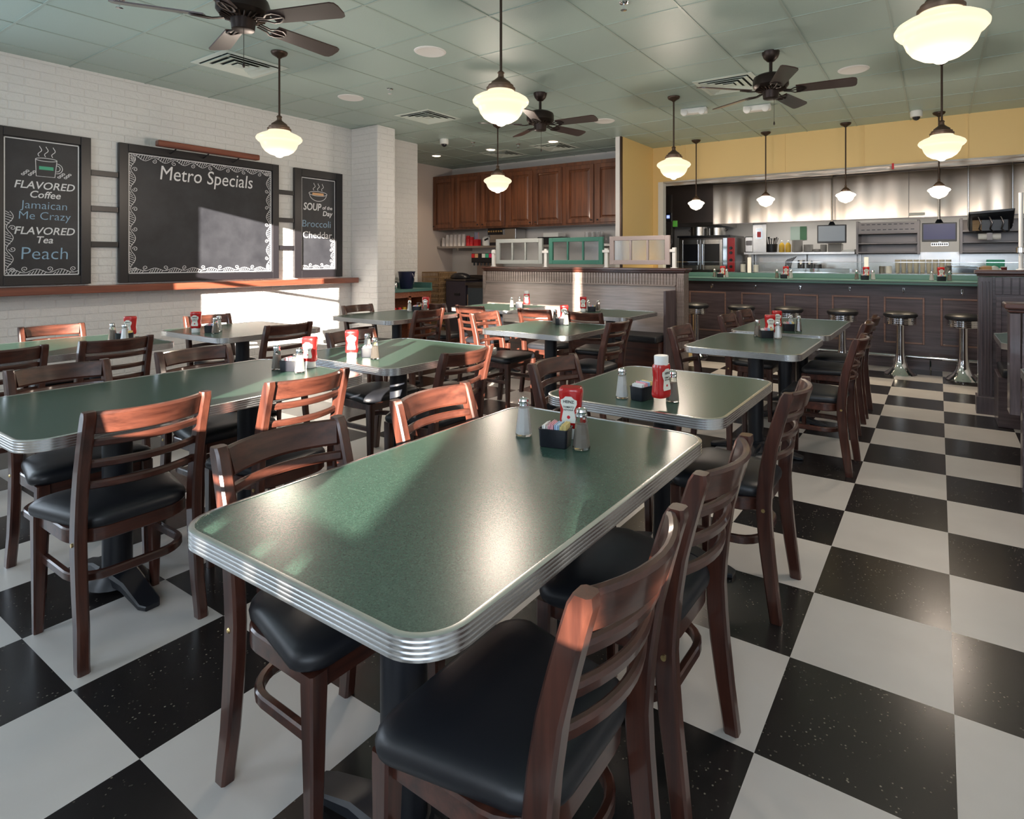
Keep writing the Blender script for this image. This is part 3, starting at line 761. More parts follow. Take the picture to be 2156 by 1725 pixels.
# ------------------------------------------------------------------ chalkboards on the left wall
RW = (PI / 2, 0, PI / 2)
def wob(a, b, n, amp, fr):                             # wavy chalk line between two wall points (y, z)
    a, b = Vector(a), Vector(b); d = b - a; p = Vector((-d.y, d.x)).normalized()
    return [a + d * (i / n) + p * amp * math.sin(fr * 2 * PI * i / n) for i in range(n + 1)]
def spiral(c, r, turns, a0, dirn=1, n=18):
    return [Vector((c[0] + r * (1 - .8 * i / n) * math.cos(a0 + dirn * turns * 2 * PI * i / n), c[1] + r * (1 - .8 * i / n) * math.sin(a0 + dirn * turns * 2 * PI * i / n))) for i in range(n + 1)]
def chalk(paths, m, parent, name, x=.0, wd=.006):
    mb = MB()
    for p in paths: mb.bar([(x, q[0], q[1]) for q in p], wd, .0012, (1, 0, 0), .1)
    return mb.build(name, m, parent, False)
def chalkboard(y0, y1, label, fw):
    z0, z1 = 1.112, 2.468
    t = thing('chalkboard', label, 'chalkboard', (XL, 0, 0))
    MB().box(.012, .022, y0 + fw - .02, y1 - fw + .02, z0 + .06, z1 - .05).build('slate', BOARD, t, False)
    f = MB(); f.box(.004, .045, y0, y0 + fw, z0, z1); f.box(.004, .045, y1 - fw, y1, z0, z1); f.box(.004, .045, y0 + fw, y1 - fw, z0, z0 + fw); f.box(.004, .045, y0 + fw, y1 - fw, z1 - fw, z1)
    f.build('frame', FRAME, t, False, .004)
    a0, a1, b0, b1 = y0 + fw + .012, y1 - fw - .012, z0 + fw + .012, z1 - fw - .012
    chalk([[Vector((a0, b0)), Vector((a1, b0))], [Vector((a1, b0)), Vector((a1, b1))], [Vector((a1, b1)), Vector((a0, b1))], [Vector((a0, b1)), Vector((a0, b0))]], CHALK, t, 'chalk_outline', .0235, .009)
    return t, a0, a1, b0, b1
def vine(p0, p1, inward, n=5, amp=.022):
    p0, p1, inw = Vector(p0), Vector(p1), Vector(inward); d = p1 - p0; L = d.length; u = d / L; out = []
    out.append([p0 + u * L * i / 60 + inw * (.035 + amp * math.sin(i / 60 * n * PI * 2)) for i in range(61)])
    for k in range(int(L / .022)):                     # hatching between outline and vine
        s = k * .022; wv = .035 + amp * math.sin(s / L * n * PI * 2)
        if math.sin(s / L * n * PI * 2) > -.75: out.append([p0 + u * s + inw * .006, p0 + u * (s + .018) + inw * (wv - .004)])
    for k in range(n):
        s = (k + .78) / n * L; c = p0 + u * s + inw * .052
        out.append(spiral(c, .024, 1.3, math.atan2(-inw.y, -inw.x), 1 if k % 2 else -1, 16))
    return out
t, a0, a1, b0, b1 = chalkboard(-.085, .607, 'black-framed chalkboard of flavored coffee and tea, left of the big one', .078)
chalk(vine((a0, 1.75), (a0, b0), (1, 0), 3) + vine((a0, b0), (a1, b0), (0, 1), 3, .016), CHALK, t, 'border_drawing', .0235, .0045)
cy = .285
mug = [[Vector(q) for q in ((cy - .075, 2.22), (cy - .07, 2.07), (cy + .06, 2.07), (cy + .075, 2.22))],
       [Vector((cy + .075 * math.cos(a), 2.22 + .014 * math.sin(a))) for a in [2 * PI * i / 24 for i in range(25)]],
       [Vector((cy + .07 + .045 * math.sin(a), 2.15 + .045 * math.cos(a))) for a in [PI * i / 12 for i in range(13)]],
       [Vector((cy + .07 + .028 * math.sin(a), 2.15 + .028 * math.cos(a))) for a in [PI * i / 12 for i in range(13)]]]
for s in (-.05, -.005, .045): mug.append(wob((cy + s, 2.245), (cy + s + .012, 2.335), 14, .010, 1.2))
for i in range(12):
    u = (-.16 + .012 * i * 1.3 if i < 6 else .09 + .012 * (i - 6) * 1.3); mug.append([Vector((cy + u + .011 * math.cos(a), 2.075 + .016 * (i % 3) + .007 * math.sin(a))) for a in [2 * PI * k / 8 for k in range(9)]])
chalk(mug, CHALK, t, 'mug_drawing', .0235, .005)
chalk([[Vector((cy - .05, 2.145)), Vector((cy + .05, 2.145))]], GREENCH, t, 'mug_band_drawing', .0232, .030)
for body, m, z, size, sh, off in (('FLAVORED', CHALK, 1.985, .092, .22, .0018), ('Coffee', CHALK, 1.905, .086, .22, .0014), ('Jamaican', BLUECH, 1.812, .100, .05, -.001), ('Me Crazy', BLUECH, 1.718, .100, .05, -.001),
                                  ('FLAVORED', CHALK, 1.585, .092, .22, .0018), ('Tea', CHALK, 1.507, .086, .22, .0014), ('Peach', BLUECH, 1.385, .155, .05, -.0015)):
    text(body, m, t, size, (.0236, .275 if body != 'Tea' else .27, z), RW, sh, .0004, min(off, .0010), sx=.94)
t, a0, a1, b0, b1 = chalkboard(.83, 2.468, 'big black-framed chalkboard headed Metro Specials, mostly empty', .078)
chalk(vine((a0, b1), (a0, b0), (1, 0), 6) + vine((a1, b0), (a1, b1), (-1, 0), 6) + vine((a1, b1), (a0, b1), (0, -1), 8) + vine((a0, b0), (a1, b0), (0, 1), 8, .014), CHALK, t, 'border_drawing', .0235, .0048)
text('Metro Specials', CHALK, t, .205, (.0236, 1.67, 2.215), RW, .12, .0004, 0, sx=.80)
t, a0, a1, b0, b1 = chalkboard(2.672, 3.362, 'black-framed chalkboard for the soup of the day, right of the big one', .095)
chalk(vine((a1, b0), (a1, 1.62), (-1, 0), 3) + vine((a0, b0), (a1, b0), (0, 1), 3, .012), CHALK, t, 'border_drawing', .0235, .0048)
cy = 3.01
bowl = [[Vector((cy + .13 * math.cos(a), 2.175 + .028 * math.sin(a))) for a in [2 * PI * i / 28 for i in range(29)]],
        [Vector((cy + .12 * math.cos(a), 2.165 + .085 * math.sin(a))) for a in [PI + PI * i / 20 for i in range(21)]]]
for s in (-.06, 0, .06): bowl.append(wob((cy + s, 2.215), (cy + s + .012, 2.305), 14, .012, 1.3))
chalk(bowl, CHALK, t, 'bowl_drawing', .0235, .006)
chalk([[Vector((cy - .08, 2.17)), Vector((cy + .08, 2.17))]], ORANGECH, t, 'soup_drawing', .0231, .03)
text('SOUP', CHALK, t, .128, (.0236, 2.925, 2.0), RW, .15, .0005, .0022, sx=.78)
text('of the', CHALK, t, .062, (.0236, 3.145, 2.0), RW, .1, .0005, .001)
text('Day', CHALK, t, .088, (.0236, 3.145, 1.925), RW, .15, .0005, .0016)
text('Broccoli', BLUECH, t, .125, (.0236, 2.99, 1.785), RW, .05, .0005, -.001)
text('Cheddar', CHALK, t, .120, (.0236, 3.0, 1.645), RW, .05, .0005, 0)
for i, (y0, y1, nm) in enumerate(((.607, .83, 'coffee board and the big board'), (2.468, 2.672, 'big board and the soup board'))):
    for z, w_ in ((2.15, 'top'), (1.815, 'middle'), (1.48, 'bottom')):
        tag(MB().box(XL + .008, XL + .036, y0 + .002, y1 - .002, z - .026, z + .026).build('connecting_bar', FRAME, None, False, .003), w_ + ' black bar joining the ' + nm, 'bar', 'bars between chalkboards')
# ledge under the boards, picture light above
t = tag(MB().box(XL, XL + .20, -.62, 3.50, 1.03, 1.098).build('wall_ledge', LEDGE, None, False, .006), 'reddish wood ledge running along the brick wall under the chalkboards', 'ledge')
t = thing('picture_light', 'long wooden picture light bar above the big chalkboard', 'picture light', (XL, 0, 0))
mb = MB(); mb.prism([(.17, 1.085), (.25, 1.085), (.25, 2.115), (.17, 2.115)], 2.455, 2.515); mb.build('light_bar', LEDGE, t, False, .012)
for y in (1.28, 1.60, 1.92): MB().bar([(.048, y, 2.425), (.08, y, 2.43), (.12, y, 2.44), (.18, y, 2.465)], .014, .008).build('bracket', FRAME, t)

# ------------------------------------------------------------------ waiter station behind the column
t = thing('waiter_station', 'small wooden waiter station with green top behind the brick column', 'waiter station', (-6.695, 3.84, 0))
MB().box(0, .41, .0, .80, .88, .92).build('worktop', LAMC, t, False, .004)
up = MB(); up.box(0, .02, 0, .80, .92, 1.0); up.box(.02, .40, .78, .80, .92, 1.0); up.build('upstand', LAMC, t, False)
cb = MB(); cb.box(0, .39, .005, .03, 0, .88); cb.box(0, .39, .76, .79, 0, .88); cb.box(0, .015, .03, .76, 0, .88); cb.box(.36, .39, .36, .40, .02, .82); cb.box(.365, .39, .03, .76, .80, .88)
cb.build('cabinet_frame', STATION, t, False)
for z in (.05, .46): MB().box(.015, .37, .03, .76, z, z + .025).build('shelf', STATION, t, False)
t = thing('ice_bucket', 'tall navy plastic bucket on the waiter station', 'bucket', (-6.44, 4.28, .921))
MB().lathe([(.085, 0), (.088, .004), (.118, .235), (.124, .237), (.124, .245), (.112, .245), (.08, .012)], 24).build('bucket_body', mat('navy_plastic', (.008, .012, .045), .3), t)
MB().tube([(.118, 0, .22), (.135, .02, .14), (.115, .03, .05)], .004, 6).build('bucket_handle', CHROME, t)
for k, (y, lab) in enumerate(((4.02, 'steel creamer with dark lid on the waiter station, beside the column'), (4.12, 'steel creamer with dark lid on the waiter station, beside the navy bucket'))):
    o = thing('steel_creamer', lab, 'creamer', (-6.50, y, .921), 0, 'steel creamers')
    MB().lathe([(.035, 0), (.042, .01), (.042, .07), (.036, .09)], 18).build('creamer_body', CHROME, o); MB().lathe([(.037, .09), (.03, .105), (.001, .112)], 18).build('lid', BLACKPL, o)
botM = [REDP, REDP, REDP, mat('mustard_yellow', (.75, .48, .04), .35)]
for k, m in enumerate(botM):
    o = thing('squeeze_bottle', ('red squeeze bottle on the waiter station shelf, ' + ('nearest the column', 'second from the column', 'third from the column')[k]) if k < 3 else 'yellow squeeze bottle on the waiter station shelf', 'squeeze bottle', (-6.40, 3.92 + .095 * k, .486), 0, 'squeeze bottles on the station shelf')
    MB().lathe([(.026, .034), (.033, .05), (.033, .15), (.026, .175), (.001, .178)], 16).build('bottle_body', m, o); MB().lathe([(.022, 0), (.024, .03), (.014, .036)], 16).build('cap', WHITEPL if k < 3 else botM[3], o)

# ------------------------------------------------------------------ alcove: wall cabinets, back counter, drinks
def cab(x0, x1, doors, label):
    t = thing('wall_cabinet', label, 'cabinet', (0, 0, 0), 0, 'brown wall cabinets')
    z0, z1, yf, yb = 1.885, 2.885, 6.37, 6.895
    MB().box(x0, x1, yf, yb, z0, z1).build('carcass', CABZ, t, False)
    for i, (a, b, kn) in enumerate(doors):
        d = MB(); s = .065
        d.box(a, a + s, yf - .022, yf, z0 + .03, z1 - .06); d.box(b - s, b, yf - .022, yf, z0 + .03, z1 - .06)
        d.box(a + s, b - s, yf - .022, yf, z0 + .03, z0 + .03 + s); d.box(a + s, b - s, yf - .022, yf, z1 - .06 - s, z1 - .06)
        o = d.build('door', CABZ, t, False, .004)
        p = MB(); q = .022
        rg = [[(a + s + k, yf - yy, z0 + .095 + k), (b - s - k, yf - yy, z0 + .095 + k), (b - s - k, yf - yy, z1 - .125 - k), (a + s + k, yf - yy, z1 - .125 - k)] for k, yy in ((0, .004), (q, .008), (q + .02, .018))]
        p.rings(rg).build('raised_panel', CABZ, o, False)
        kx = a + .03 if kn == 'l' else b - .03
        MB().lathe([(.001, -.03), (.013, -.026), (.013, -.018), (.006, -.012), (.006, 0)], 12, (kx, yf - .022, z0 + .07), 'y').build('knob', BLACKPL, o)
    return t
cab(-7.995, -7.42, [(-7.97, -7.455, 'l')], 'single-door brown wall cabinet in the alcove corner')
cab(-7.42, -6.25, [(-7.385, -6.845, 'r'), (-6.795, -6.285, 'l')], 'double-door brown wall cabinet second from the alcove corner')
cab(-6.25, -5.085, [(-6.215, -5.705, 'r'), (-5.655, -5.12, 'l')], 'double-door brown wall cabinet third from the alcove corner')
cab(-5.085, -3.945, [(-5.05, -4.535, 'r'), (-4.485, -3.98, 'l')], 'double-door brown wall cabinet beside the partition wall')
t = thing('wall_shelf', 'shelf under the wall cabinets carrying stacked cups', 'shelf', (0, 0, 0))
MB().box(-7.995, -3.945, 6.47, 6.895, 1.55, 1.585).build('shelf_board', STEEL, t, False)
for x in (-7.5, -6.2, -4.9): MB().prism([(x, 6.5), (x + .02, 6.5), (x + .02, 6.89), (x, 6.89)], 1.50, 1.55).build('bracket', STEEL, t, False)
cupm = mat('foam_cup', (.70, .67, .67), .5)
def make_cups(n=8):
    m = MB(); pr = []
    for k in range(n): pr += [(.041 if k == 0 else .043, .0 + .026 * k), (.044, .003 + .026 * k), (.042, .006 + .026 * k)]
    pr += [(.034, .026 * n + .035), (.001, .026 * n + .035)]
    return pr
for i, (x, n) in enumerate(((-7.90, 5), (-7.80, 7), (-7.70, 7), (-7.60, 7), (-7.50, 7), (-7.40, 7))):
    tag(MB().lathe(make_cups(n), 18).build('cup_stack', cupm, None, True, loc=(x, 6.56, 1.585)), 'stack of pale foam cups on the alcove shelf, number %s from the corner' % ('one', 'two', 'three', 'four', 'five', 'six')[i], 'cups', 'cup stacks on the shelf')
for i, x in enumerate((-7.29, -7.205)):
    tag(MB().lathe(make_cups(6 - i), 18).build('cup_stack', REDP, None, True, loc=(x, 6.56, 1.585)), 'stack of red cups on the alcove shelf, ' + ('taller one' if i == 0 else 'shorter one'), 'cups', 'cup stacks on the shelf')
t = thing('straw_box', 'box of red white and blue straws on the alcove shelf', 'straw box', (-7.09, 6.58, 1.585))
MB().box(-.05, .05, -.04, .04, 0, .12).build('box', REDP, t, False)
sm = [mat('straw_' + n, c, .4) for n, c in (('blue', (.08, .18, .5)), ('white', (.8, .8, .8)), ('red', (.6, .05, .06)))]
for j in range(9): MB().tube([(-.04 + .01 * j, 0, .02), (-.045 + .0105 * j - .02, .005 * (j % 3), .25)], .004, 6).build('straw', sm[j % 3], t)
t = thing('white_canister', 'white plastic canister with dark scoop handle on the alcove shelf', 'canister', (-6.88, 6.60, 1.585))
MB().lathe([(.07, 0), (.085, .02), (.085, .14), (.06, .165), (.001, .17)], 20).build('canister_body', WHITEPL, t); MB().bar([(.02, -.09, .10), (.09, -.08, .13)], .02, .03).build('handle', BLACKPL, t)
# coffee machine, wrapping box, glasses along the shelf
t = thing('coffee_brewer', 'steel and black coffee brewer under the wall cabinets', 'coffee brewer', (-6.45, 6.62, 1.585))
MB().box(-.30, .28, -.10, .20, .05, .30).build('brewer_body', STEEL, t, False, .01); MB().box(-.32, .02, -.13, -.10, .19, .30).build('control_panel', BLACKPL, t, False)
for j in range(6): MB().lathe([(.016, -.02), (.016, 0)], 10, (-.28 + .055 * j, -.13, .25), 'y').build('dial', BRASS, t)
MB().box(-.30, .28, -.10, .20, 0, .05).build('drip_base', BLACKPL, t, False)
t = thing('wrap_dispenser', 'black dispenser with white paper on top under the cabinets', 'dispenser', (-5.45, 6.62, 1.585))
MB().box(-.26, .24, -.12, .16, 0, .13).build('dispenser_body', BLACKPL, t, False, .015); MB().prism([(-.16, -.08), (.14, -.08), (.16, .12), (-.12, .12)], .13, .20).build('paper_pad', WHITEPL, t, False)
for j in range(6):
    o = thing('glass_tumbler', 'clear glass tumbler on the shelf near the partition, ' + ('front row', 'back row')[j // 3] + (' left', ' middle', ' right')[j % 3], 'glass', (-4.78 + .10 * (j % 3), 6.58 + .11 * (j // 3), 1.585), 0, 'tumblers on the alcove shelf')
    MB().lathe([(.030, 0), (.034, .005), (.042, .20), (.040, .20), (.031, .012), (.001, .012)], 16).build('tumbler_body', GLASS, o)
# back counter with soda fountain, ice bin, crates
t = thing('back_counter', 'dark back counter along the alcove wall', 'counter', (0, 0, 0))
MB().box(-7.2, -3.95, 6.28, 6.89, .99, 1.03).build('worktop', DARKSTEEL, t, False, .004); MB().box(-7.15, -3.95, 6.33, 6.88, 0, .99).build('cabinet_body', mat('dark_cabinet', (.045, .035, .045), .5), t, False)
t = thing('soda_fountain', 'soda fountain with row of coloured flavour badges on the back counter', 'soda fountain', (-6.86, 6.55, 1.031))
MB().box(-.20, .22, -.02, .22, 0, .36).build('dispenser_body', mat('warm_steel', (.40, .33, .30), .35, .8), t, False, .012); MB().box(-.26, .24, -.10, -.02, .25, .42).build('valve_head', BLACKPL, t, False, .008); MB().box(-.24, .24, -.16, .2, 0, .03).build('drip_tray', DARKSTEEL, t, False)
bm = [REDP, ORANGECH, BLACKPL, WHITEPL, GREENP, mat('magenta_badge', (.7, .03, .15), .4)]
for j in range(6):
    MB().box(-.25 + .081 * j, -.18 + .081 * j, -.108, -.10, .34, .41).build('flavour_badge', bm[j], t, False); MB().cyl(-.215 + .081 * j, -.07, .20, .25, .016, 10).build('nozzle', BLACKPL, t)
t = thing('ice_bin', 'dark purple-grey bin cabinet below the soda fountain', 'bin', (-6.85, 5.95, 0))
MB().box(-.40, .06, -.02, .32, .02, .97).build('bin_body', mat('bin_paint', (.055, .045, .065), .45), t, False, .01); MB().box(-.42, .08, -.04, .32, .97, 1.0).build('bin_lid', DARKSTEEL, t, False, .005); MB().box(-.19, -.07, -.035, -.02, .72, .76).build('handle', BLACKPL, t, False)
t = thing('steel_fridge', 'undercounter steel fridge beside the dark bin', 'fridge', (-6.45, 5.95, 0))
MB().box(-.30, .22, -.02, .30, .05, .90).build('fridge_body', DARKSTEEL, t, False, .01); MB().box(-.28, .20, -.045, -.02, .10, .86).build('door', mat('fridge_door', (.10, .13, .16), .25, .6), t, False, .006); MB().tube([(-.25, -.07, .30), (-.25, -.07, .75)], .01, 8).build('handle', CHROME, t); MB().box(-.28, .20, 0, .28, 0, .05).build('plinth', BLACKPL, t, False); MB().box(-.32, .24, -.06, .32, .90, .95).build('worktop', DARKSTEEL, t, False)
def make_crate():
    t = thing('glass_rack', '', 'crate')
    f = MB(); f.box(-.21, .21, -.21, .21, 0, .012)
    for z in (.0, .085, .165): f.box(-.21, .21, -.215, -.20, z, z + .02); f.box(-.21, .21, .20, .215, z, z + .02); f.box(-.215, -.20, -.21, .21, z, z + .02); f.box(.20, .215, -.21, .21, z, z + .02)
    f.build('rack_frame', CRATE, t, False)
    sl = MB()
    for k in range(13):
        u = -.21 + .035 * k
        sl.box(u - .007, u + .007, -.212, -.203, .01, .185); sl.box(u - .007, u + .007, .203, .212, .01, .185); sl.box(-.212, -.203, u - .007, u + .007, .01, .185); sl.box(.203, .212, u - .007, u + .007, .01, .185)
    sl.build('lattice', CRATE, t, False); return t
rack = Proto(make_crate)
for k in range(6): rack.put((-7.52, 6.05, .187 * k), 0, 'tan lattice glass rack beside the dark bin, ' + ('bottom', 'second', 'third', 'fourth', 'fifth', 'topmost')[k] + ' of its stack', 'stacked glass racks')
t = thing('black_bag', 'black bundled bag on the dark bin', 'bag', (-7.06, 6.10, 1.002))
rg = [[(.20 * k * math.cos(2 * PI * i / 20) * (1 + .1 * math.sin(i * 2.3)), .13 * k * math.sin(2 * PI * i / 20) * (1 + .1 * math.cos(i * 1.7)), z) for i in range(20)] for k, z in ((.9, 0), (1, .02), (.9, .06), (.6, .09), (.2, .105))]
MB().rings(rg).build('bag_body', BLACKPL, t)

# ------------------------------------------------------------------ centre booth
t = thing('booth_bench', 'long oak booth bench with beadboard back facing the room', 'booth', (0, 0, 0))
x0, x1 = -5.56, -2.54
bd = MB(); bd.box(x0, x1, 4.97, 5.12, 0, 1.175); bd.build('back_body', GX, t, False)
capm = MB(); capm.box(x0 - .03, x1 + .03, 4.93, 5.16, 1.205, 1.235); capm.box(x0 - .015, x1 + .015, 4.945, 5.145, 1.185, 1.205); capm.box(x0 - .005, x1 + .005, 4.955, 5.135, 1.170, 1.185)
capm.build('cap_rail', WX, t, False, .006)
bead = MB(); xx = x0 + .05
while xx < x1 - .12: bead.box(xx, xx + .034, 4.955, 4.97, 1.03, 1.17); xx += .040
bead.build('beadboard', GX, t, False, .004)
pan = MB(); pan.add([(x0 + .02, 4.955, 1.03), (x1 - .10, 4.955, 1.03), (x1 - .10, 4.87, .47), (x0 + .02, 4.87, .47), (x0 + .02, 4.97, 1.03), (x1 - .10, 4.97, 1.03), (x1 - .10, 4.97, .47), (x0 + .02, 4.97, .47)], [(0, 3, 2, 1), (4, 5, 6, 7), (0, 1, 5, 4), (2, 3, 7, 6), (1, 2, 6, 5), (3, 0, 4, 7)])
pan.build('back_panel', GX, t, False)
MB().box(x0 + .02, x1 - .10, 4.935, 4.958, 1.015, 1.035).build('moulding', GX, t, False, .004)
for xa, xb in ((x0 - .01, x0 + .04), (x1 - .075, x1 + .01)):
    pl = MB(); pl.box(xa, xb, 4.935, 4.97, .0, 1.17)
    for q in (.2, .5, .8): pl.box(xa + (xb - xa) * q - .006, xa + (xb - xa) * q + .006, 4.926, 4.936, .14, 1.12)
    pl.box(xa - .008, xb + .008, 4.92, 4.97, 0, .13); pl.build('pilaster', GX, t, False, .002)
MB().box(x1 - .115, x1 - .082, 4.62, 4.93, 0, .98).build('end_panel', BZ, t, False, .006)
MB().box(x0 + .05, x1 - .12, 4.50, 4.88, .0, .40).build('seat_base', WX, t, False)
MB().box(x0 + .04, x1 - .12, 4.44, 4.87, .40, .475).build('seat_cushion', VINYL, t, True, .022, 3)
sashes = [(-5.405, -4.595, mat('grey_sash_paint', (.33, .35, .34), .5), 'grey old window sash on the booth top, leftmost of three'),
          (-4.485, -3.655, mat('green_sash_paint', (.030, .165, .12), .45), 'green old window sash on the booth top, middle of three'),
          (-3.555, -2.745, mat('mauve_sash_paint', (.42, .345, .335), .5), 'mauve old window sash on the booth top, rightmost of three')]
for a, b, m, lab in sashes:
    o = thing('window_sash', lab, 'window sash', ((a + b) / 2, 5.045, 1.275), 0, 'old window sashes on the booth')
    h = (b - a) / 2; f = MB(); Z1 = .355
    f.box(-h, -h + .06, -.02, .02, 0, Z1); f.box(h - .06, h, -.02, .02, 0, Z1); f.box(-h + .06, h - .06, -.02, .02, 0, .055); f.box(-h + .06, h - .06, -.02, .02, Z1 - .055, Z1)
    pw = (2 * h - .12) / 3
    for k in (1, 2): f.box(-h + .06 + pw * k - .012, -h + .06 + pw * k + .012, -.016, .016, .055, Z1 - .055)
    f.build('sash_frame', m, o, False, .004)
    for k in range(3): MB().box(-h + .06 + pw * k + .008, -h + .06 + pw * (k + 1) - .008, -.003, .003, .05, Z1 - .05).build('glass_pane', SASHGLASS, o, False)
for i, x in enumerate((-5.46, -4.54, -3.605, -2.69)):
    o = thing('sash_post', 'white bracket post on the booth top, ' + ('left end', 'between the grey and green sashes', 'between the green and mauve sashes', 'right end')[i], 'post', (x, 5.045, 1.236), 0, 'white sash posts')
    MB().box(-.021, .021, -.021, .021, 0, .245).build('upright', WHITE, o, False, .003); MB().box(-.05 if i else -.02, .05 if i < 3 else .02, -.030, -.021, .19, .225).build('arm', WHITE, o, False, .003); MB().box(-.035, .035, -.03, .03, 0, .006).build('foot_plate', WHITE, o, False)

# ------------------------------------------------------------------ booths on the right of the aisle
def side_booth(y, top, bead_on, label, back):
    t = thing('booth_partition', label, 'booth', (.315 if back else .26, y, 0), 0, 'dark booths right of the aisle')
    L = 1.53
    MB().box(.02 if not back else .05, L, 0, .10, 0, top - .06).build('back_body', BX, t, False)
    c = MB(); c.box(-.035, L, -.045, .145, top - .035, top); c.box(-.02, L, -.03, .13, top - .055, top - .035); c.build('cap_rail', WX, t, False, .008)
    if bead_on:
        b = MB(); xx = .11
        while xx < L - .05: b.box(xx, xx + .05, -.012, 0, top - .21, top - .06); xx += .057
        b.build('beadboard', BX, t, False, .004)
    p = MB(); p.box(-.01, .09 if not back else .04, -.022, .12, .13 if not back else .44, top - .06)
    for q in ((.012, .036, .06) if not back else ()): p.box(q, q + .010, -.030, -.022, .16, top - .10)
    if not back: p.box(-.025, .105, -.04, .135, 0, .15)
    p.build('pilaster', BZ, t, False, .003)
    q = MB(); q.box(.115 if not back else .045, .15 if not back else .08, -.03, 0, .46, top - .23); q.box(.15, L, -.03, -.01, top - .27, top - .23); q.box(.15, L, -.02, 0, .46, top - .27); q.build('back_panel', BX, t, False, .002)
    MB().box(.12, L, -.50, -.03, .40, .47).build('seat_cushion', VINYL, t, True, .02, 3)
    MB().box(.10, L, -.46, -.02, 0, .40).build('seat_base', BX, t, False, .004)
    if back:
        MB().box(.10, L, .12, .56, 0, .40).build('seat_base', BX, t, False, .004); MB().box(.12, L, .13, .60, .40, .47).build('seat_cushion', VINYL, t, True, .02, 3)
    return t
t = thing('partition_post', 'tall white post with ring fitting on the beadboard partition', 'post', (.55, 4.73, 1.246))
MB().cyl(0, 0, 0, .66, .017, 14).build('upright', WHITE, t); MB().lathe([(.02, .14), (.036, .15), (.036, .19), (.02, .20)], 16).build('ring_fitting', CHROME, t); MB().lathe([(.034, 0), (.034, .008), (.018, .012)], 16).build('foot_plate', WHITE, t)
side_booth(4.68, 1.245, True, 'tall dark beadboard booth partition at the end of the counter', False)
side_booth(2.66, 1.085, False, 'lower dark booth back at the right edge, nearer the camera', True)
def booth_table(y0, y1, label):
    t = thing('booth_table', label, 'table', (0, 0, 0), 0, 'booth tables right of the aisle')
    MB().prism([(.42, y0), (1.84, y0), (1.84, y1), (.42, y1), (.325, y1 - .1), (.325, y0 + .1)], ZT - .04, ZT - .001).build('tabletop', LAM, t, False)
    poly = [(.42, y0), (1.84, y0), (1.84, y1), (.42, y1), (.325, y1 - .1), (.325, y0 + .1)]
    ed = MB()
    for i in (0, 2, 3, 4, 5):
        a, b = poly[i], poly[(i + 1) % 6]; ed.bar([(a[0], a[1], ZT - .021), (b[0], b[1], ZT - .021)], .006, .043)
    ed.build('edge_band', ALU, t, False); MB().cyl(1.1, (y0 + y1) / 2, .05, ZT - .04, .045, 18).build('pedestal', IRON, t); MB().lathe([(.22, 0), (.2, .03), (.06, .06)], 24, (1.1, (y0 + y1) / 2, 0)).build('pedestal_foot', IRON, t)
booth_table(3.36, 4.20, 'booth table with metal edge in front of the tall beadboard partition')
booth_table(1.45, 2.40, 'booth table with metal edge in front of the lower booth back')

# ------------------------------------------------------------------ lunch counter and stools
CX0, CX1, YP = -3.62, 1.20, 6.80
t = thing('lunch_counter', 'long lunch counter with green top and dark panelled front', 'counter', (0, 0, 0))
MB().box(CX0, CX1, 6.52, 7.26, 1.032, 1.08).build('countertop', LAMC, t, False, .008)
MB().box(CX0, CX1, 7.20, 7.235, 1.08, 1.142).build('upstand', LAMC, t, False, .004)
MB().box(CX0, CX1, 6.515, 6.522, 1.062, 1.067).build('nosing_line', BRONZE, t, False)
MB().box(CX0, CX1, YP, 7.16, 0, 1.032).build('front_wall', BX, t, False)
MB().box(CX0, CX1, YP - .018, YP, 0, .10).build('plinth', BX, t, False)
pxs = [(-3.56, -3.26), (-3.15, -2.60), (-2.385, -1.975), (-1.81, -1.375), (-1.21, -.775), (-.615, -.18), (-.02, .41), (.57, 1.0)]
for a, b in pxs:
    z0, z1 = .30, .872; m = MB(); s = .022
    m.box(a, a + s, YP - .014, YP, z0, z1); m.box(b - s, b, YP - .014, YP, z0, z1); m.box(a + s, b - s, YP - .014, YP, z0, z0 + s); m.box(a + s, b - s, YP - .014, YP, z1 - s, z1)
    m.build('panel_moulding', MOULD, t, False, .005)
def make_hook():
    t = thing('purse_hook', '', 'hook')
    MB().box(-.012, .012, -.006, 0, -.02, .03).build('plate', CHROME, t, False)
    MB().tube([(0, -.006, .012), (0, -.04, .02), (0, -.055, .0), (0, -.05, -.028), (0, -.035, -.038), (0, -.02, -.03)], .005, 8).build('hook_wire', CHROME, t); return t
hook = Proto(make_hook)
for x, o in zip((-2.80, -2.19, -1.60, -1.0, -.40, .195), ('first from the booth', 'second from the booth', 'third from the booth', 'fourth from the booth', 'fifth from the booth', 'sixth from the booth, above the last stool')):
    hook.put((x, YP - .001, .955), 0, 'chrome purse hook under the counter edge, ' + o, 'purse hooks')
t = thing('foot_rail', 'steel foot rail along the base of the counter', 'rail', (0, 0, 0))
MB().tube([(CX0 + .02, 6.66, .165), (CX1, 6.66, .165)], .019, 12).build('rail_tube', CHROME, t)
for x in (-3.3, -2.15, -1.0, -.12, .95): m = MB(); m.tube([(x, 6.66, 0), (x, 6.66, .15)], .009, 8); m.box(x - .01, x + .01, 6.66, YP - .02, .157, .173); m.build('bracket', CHROME, t)
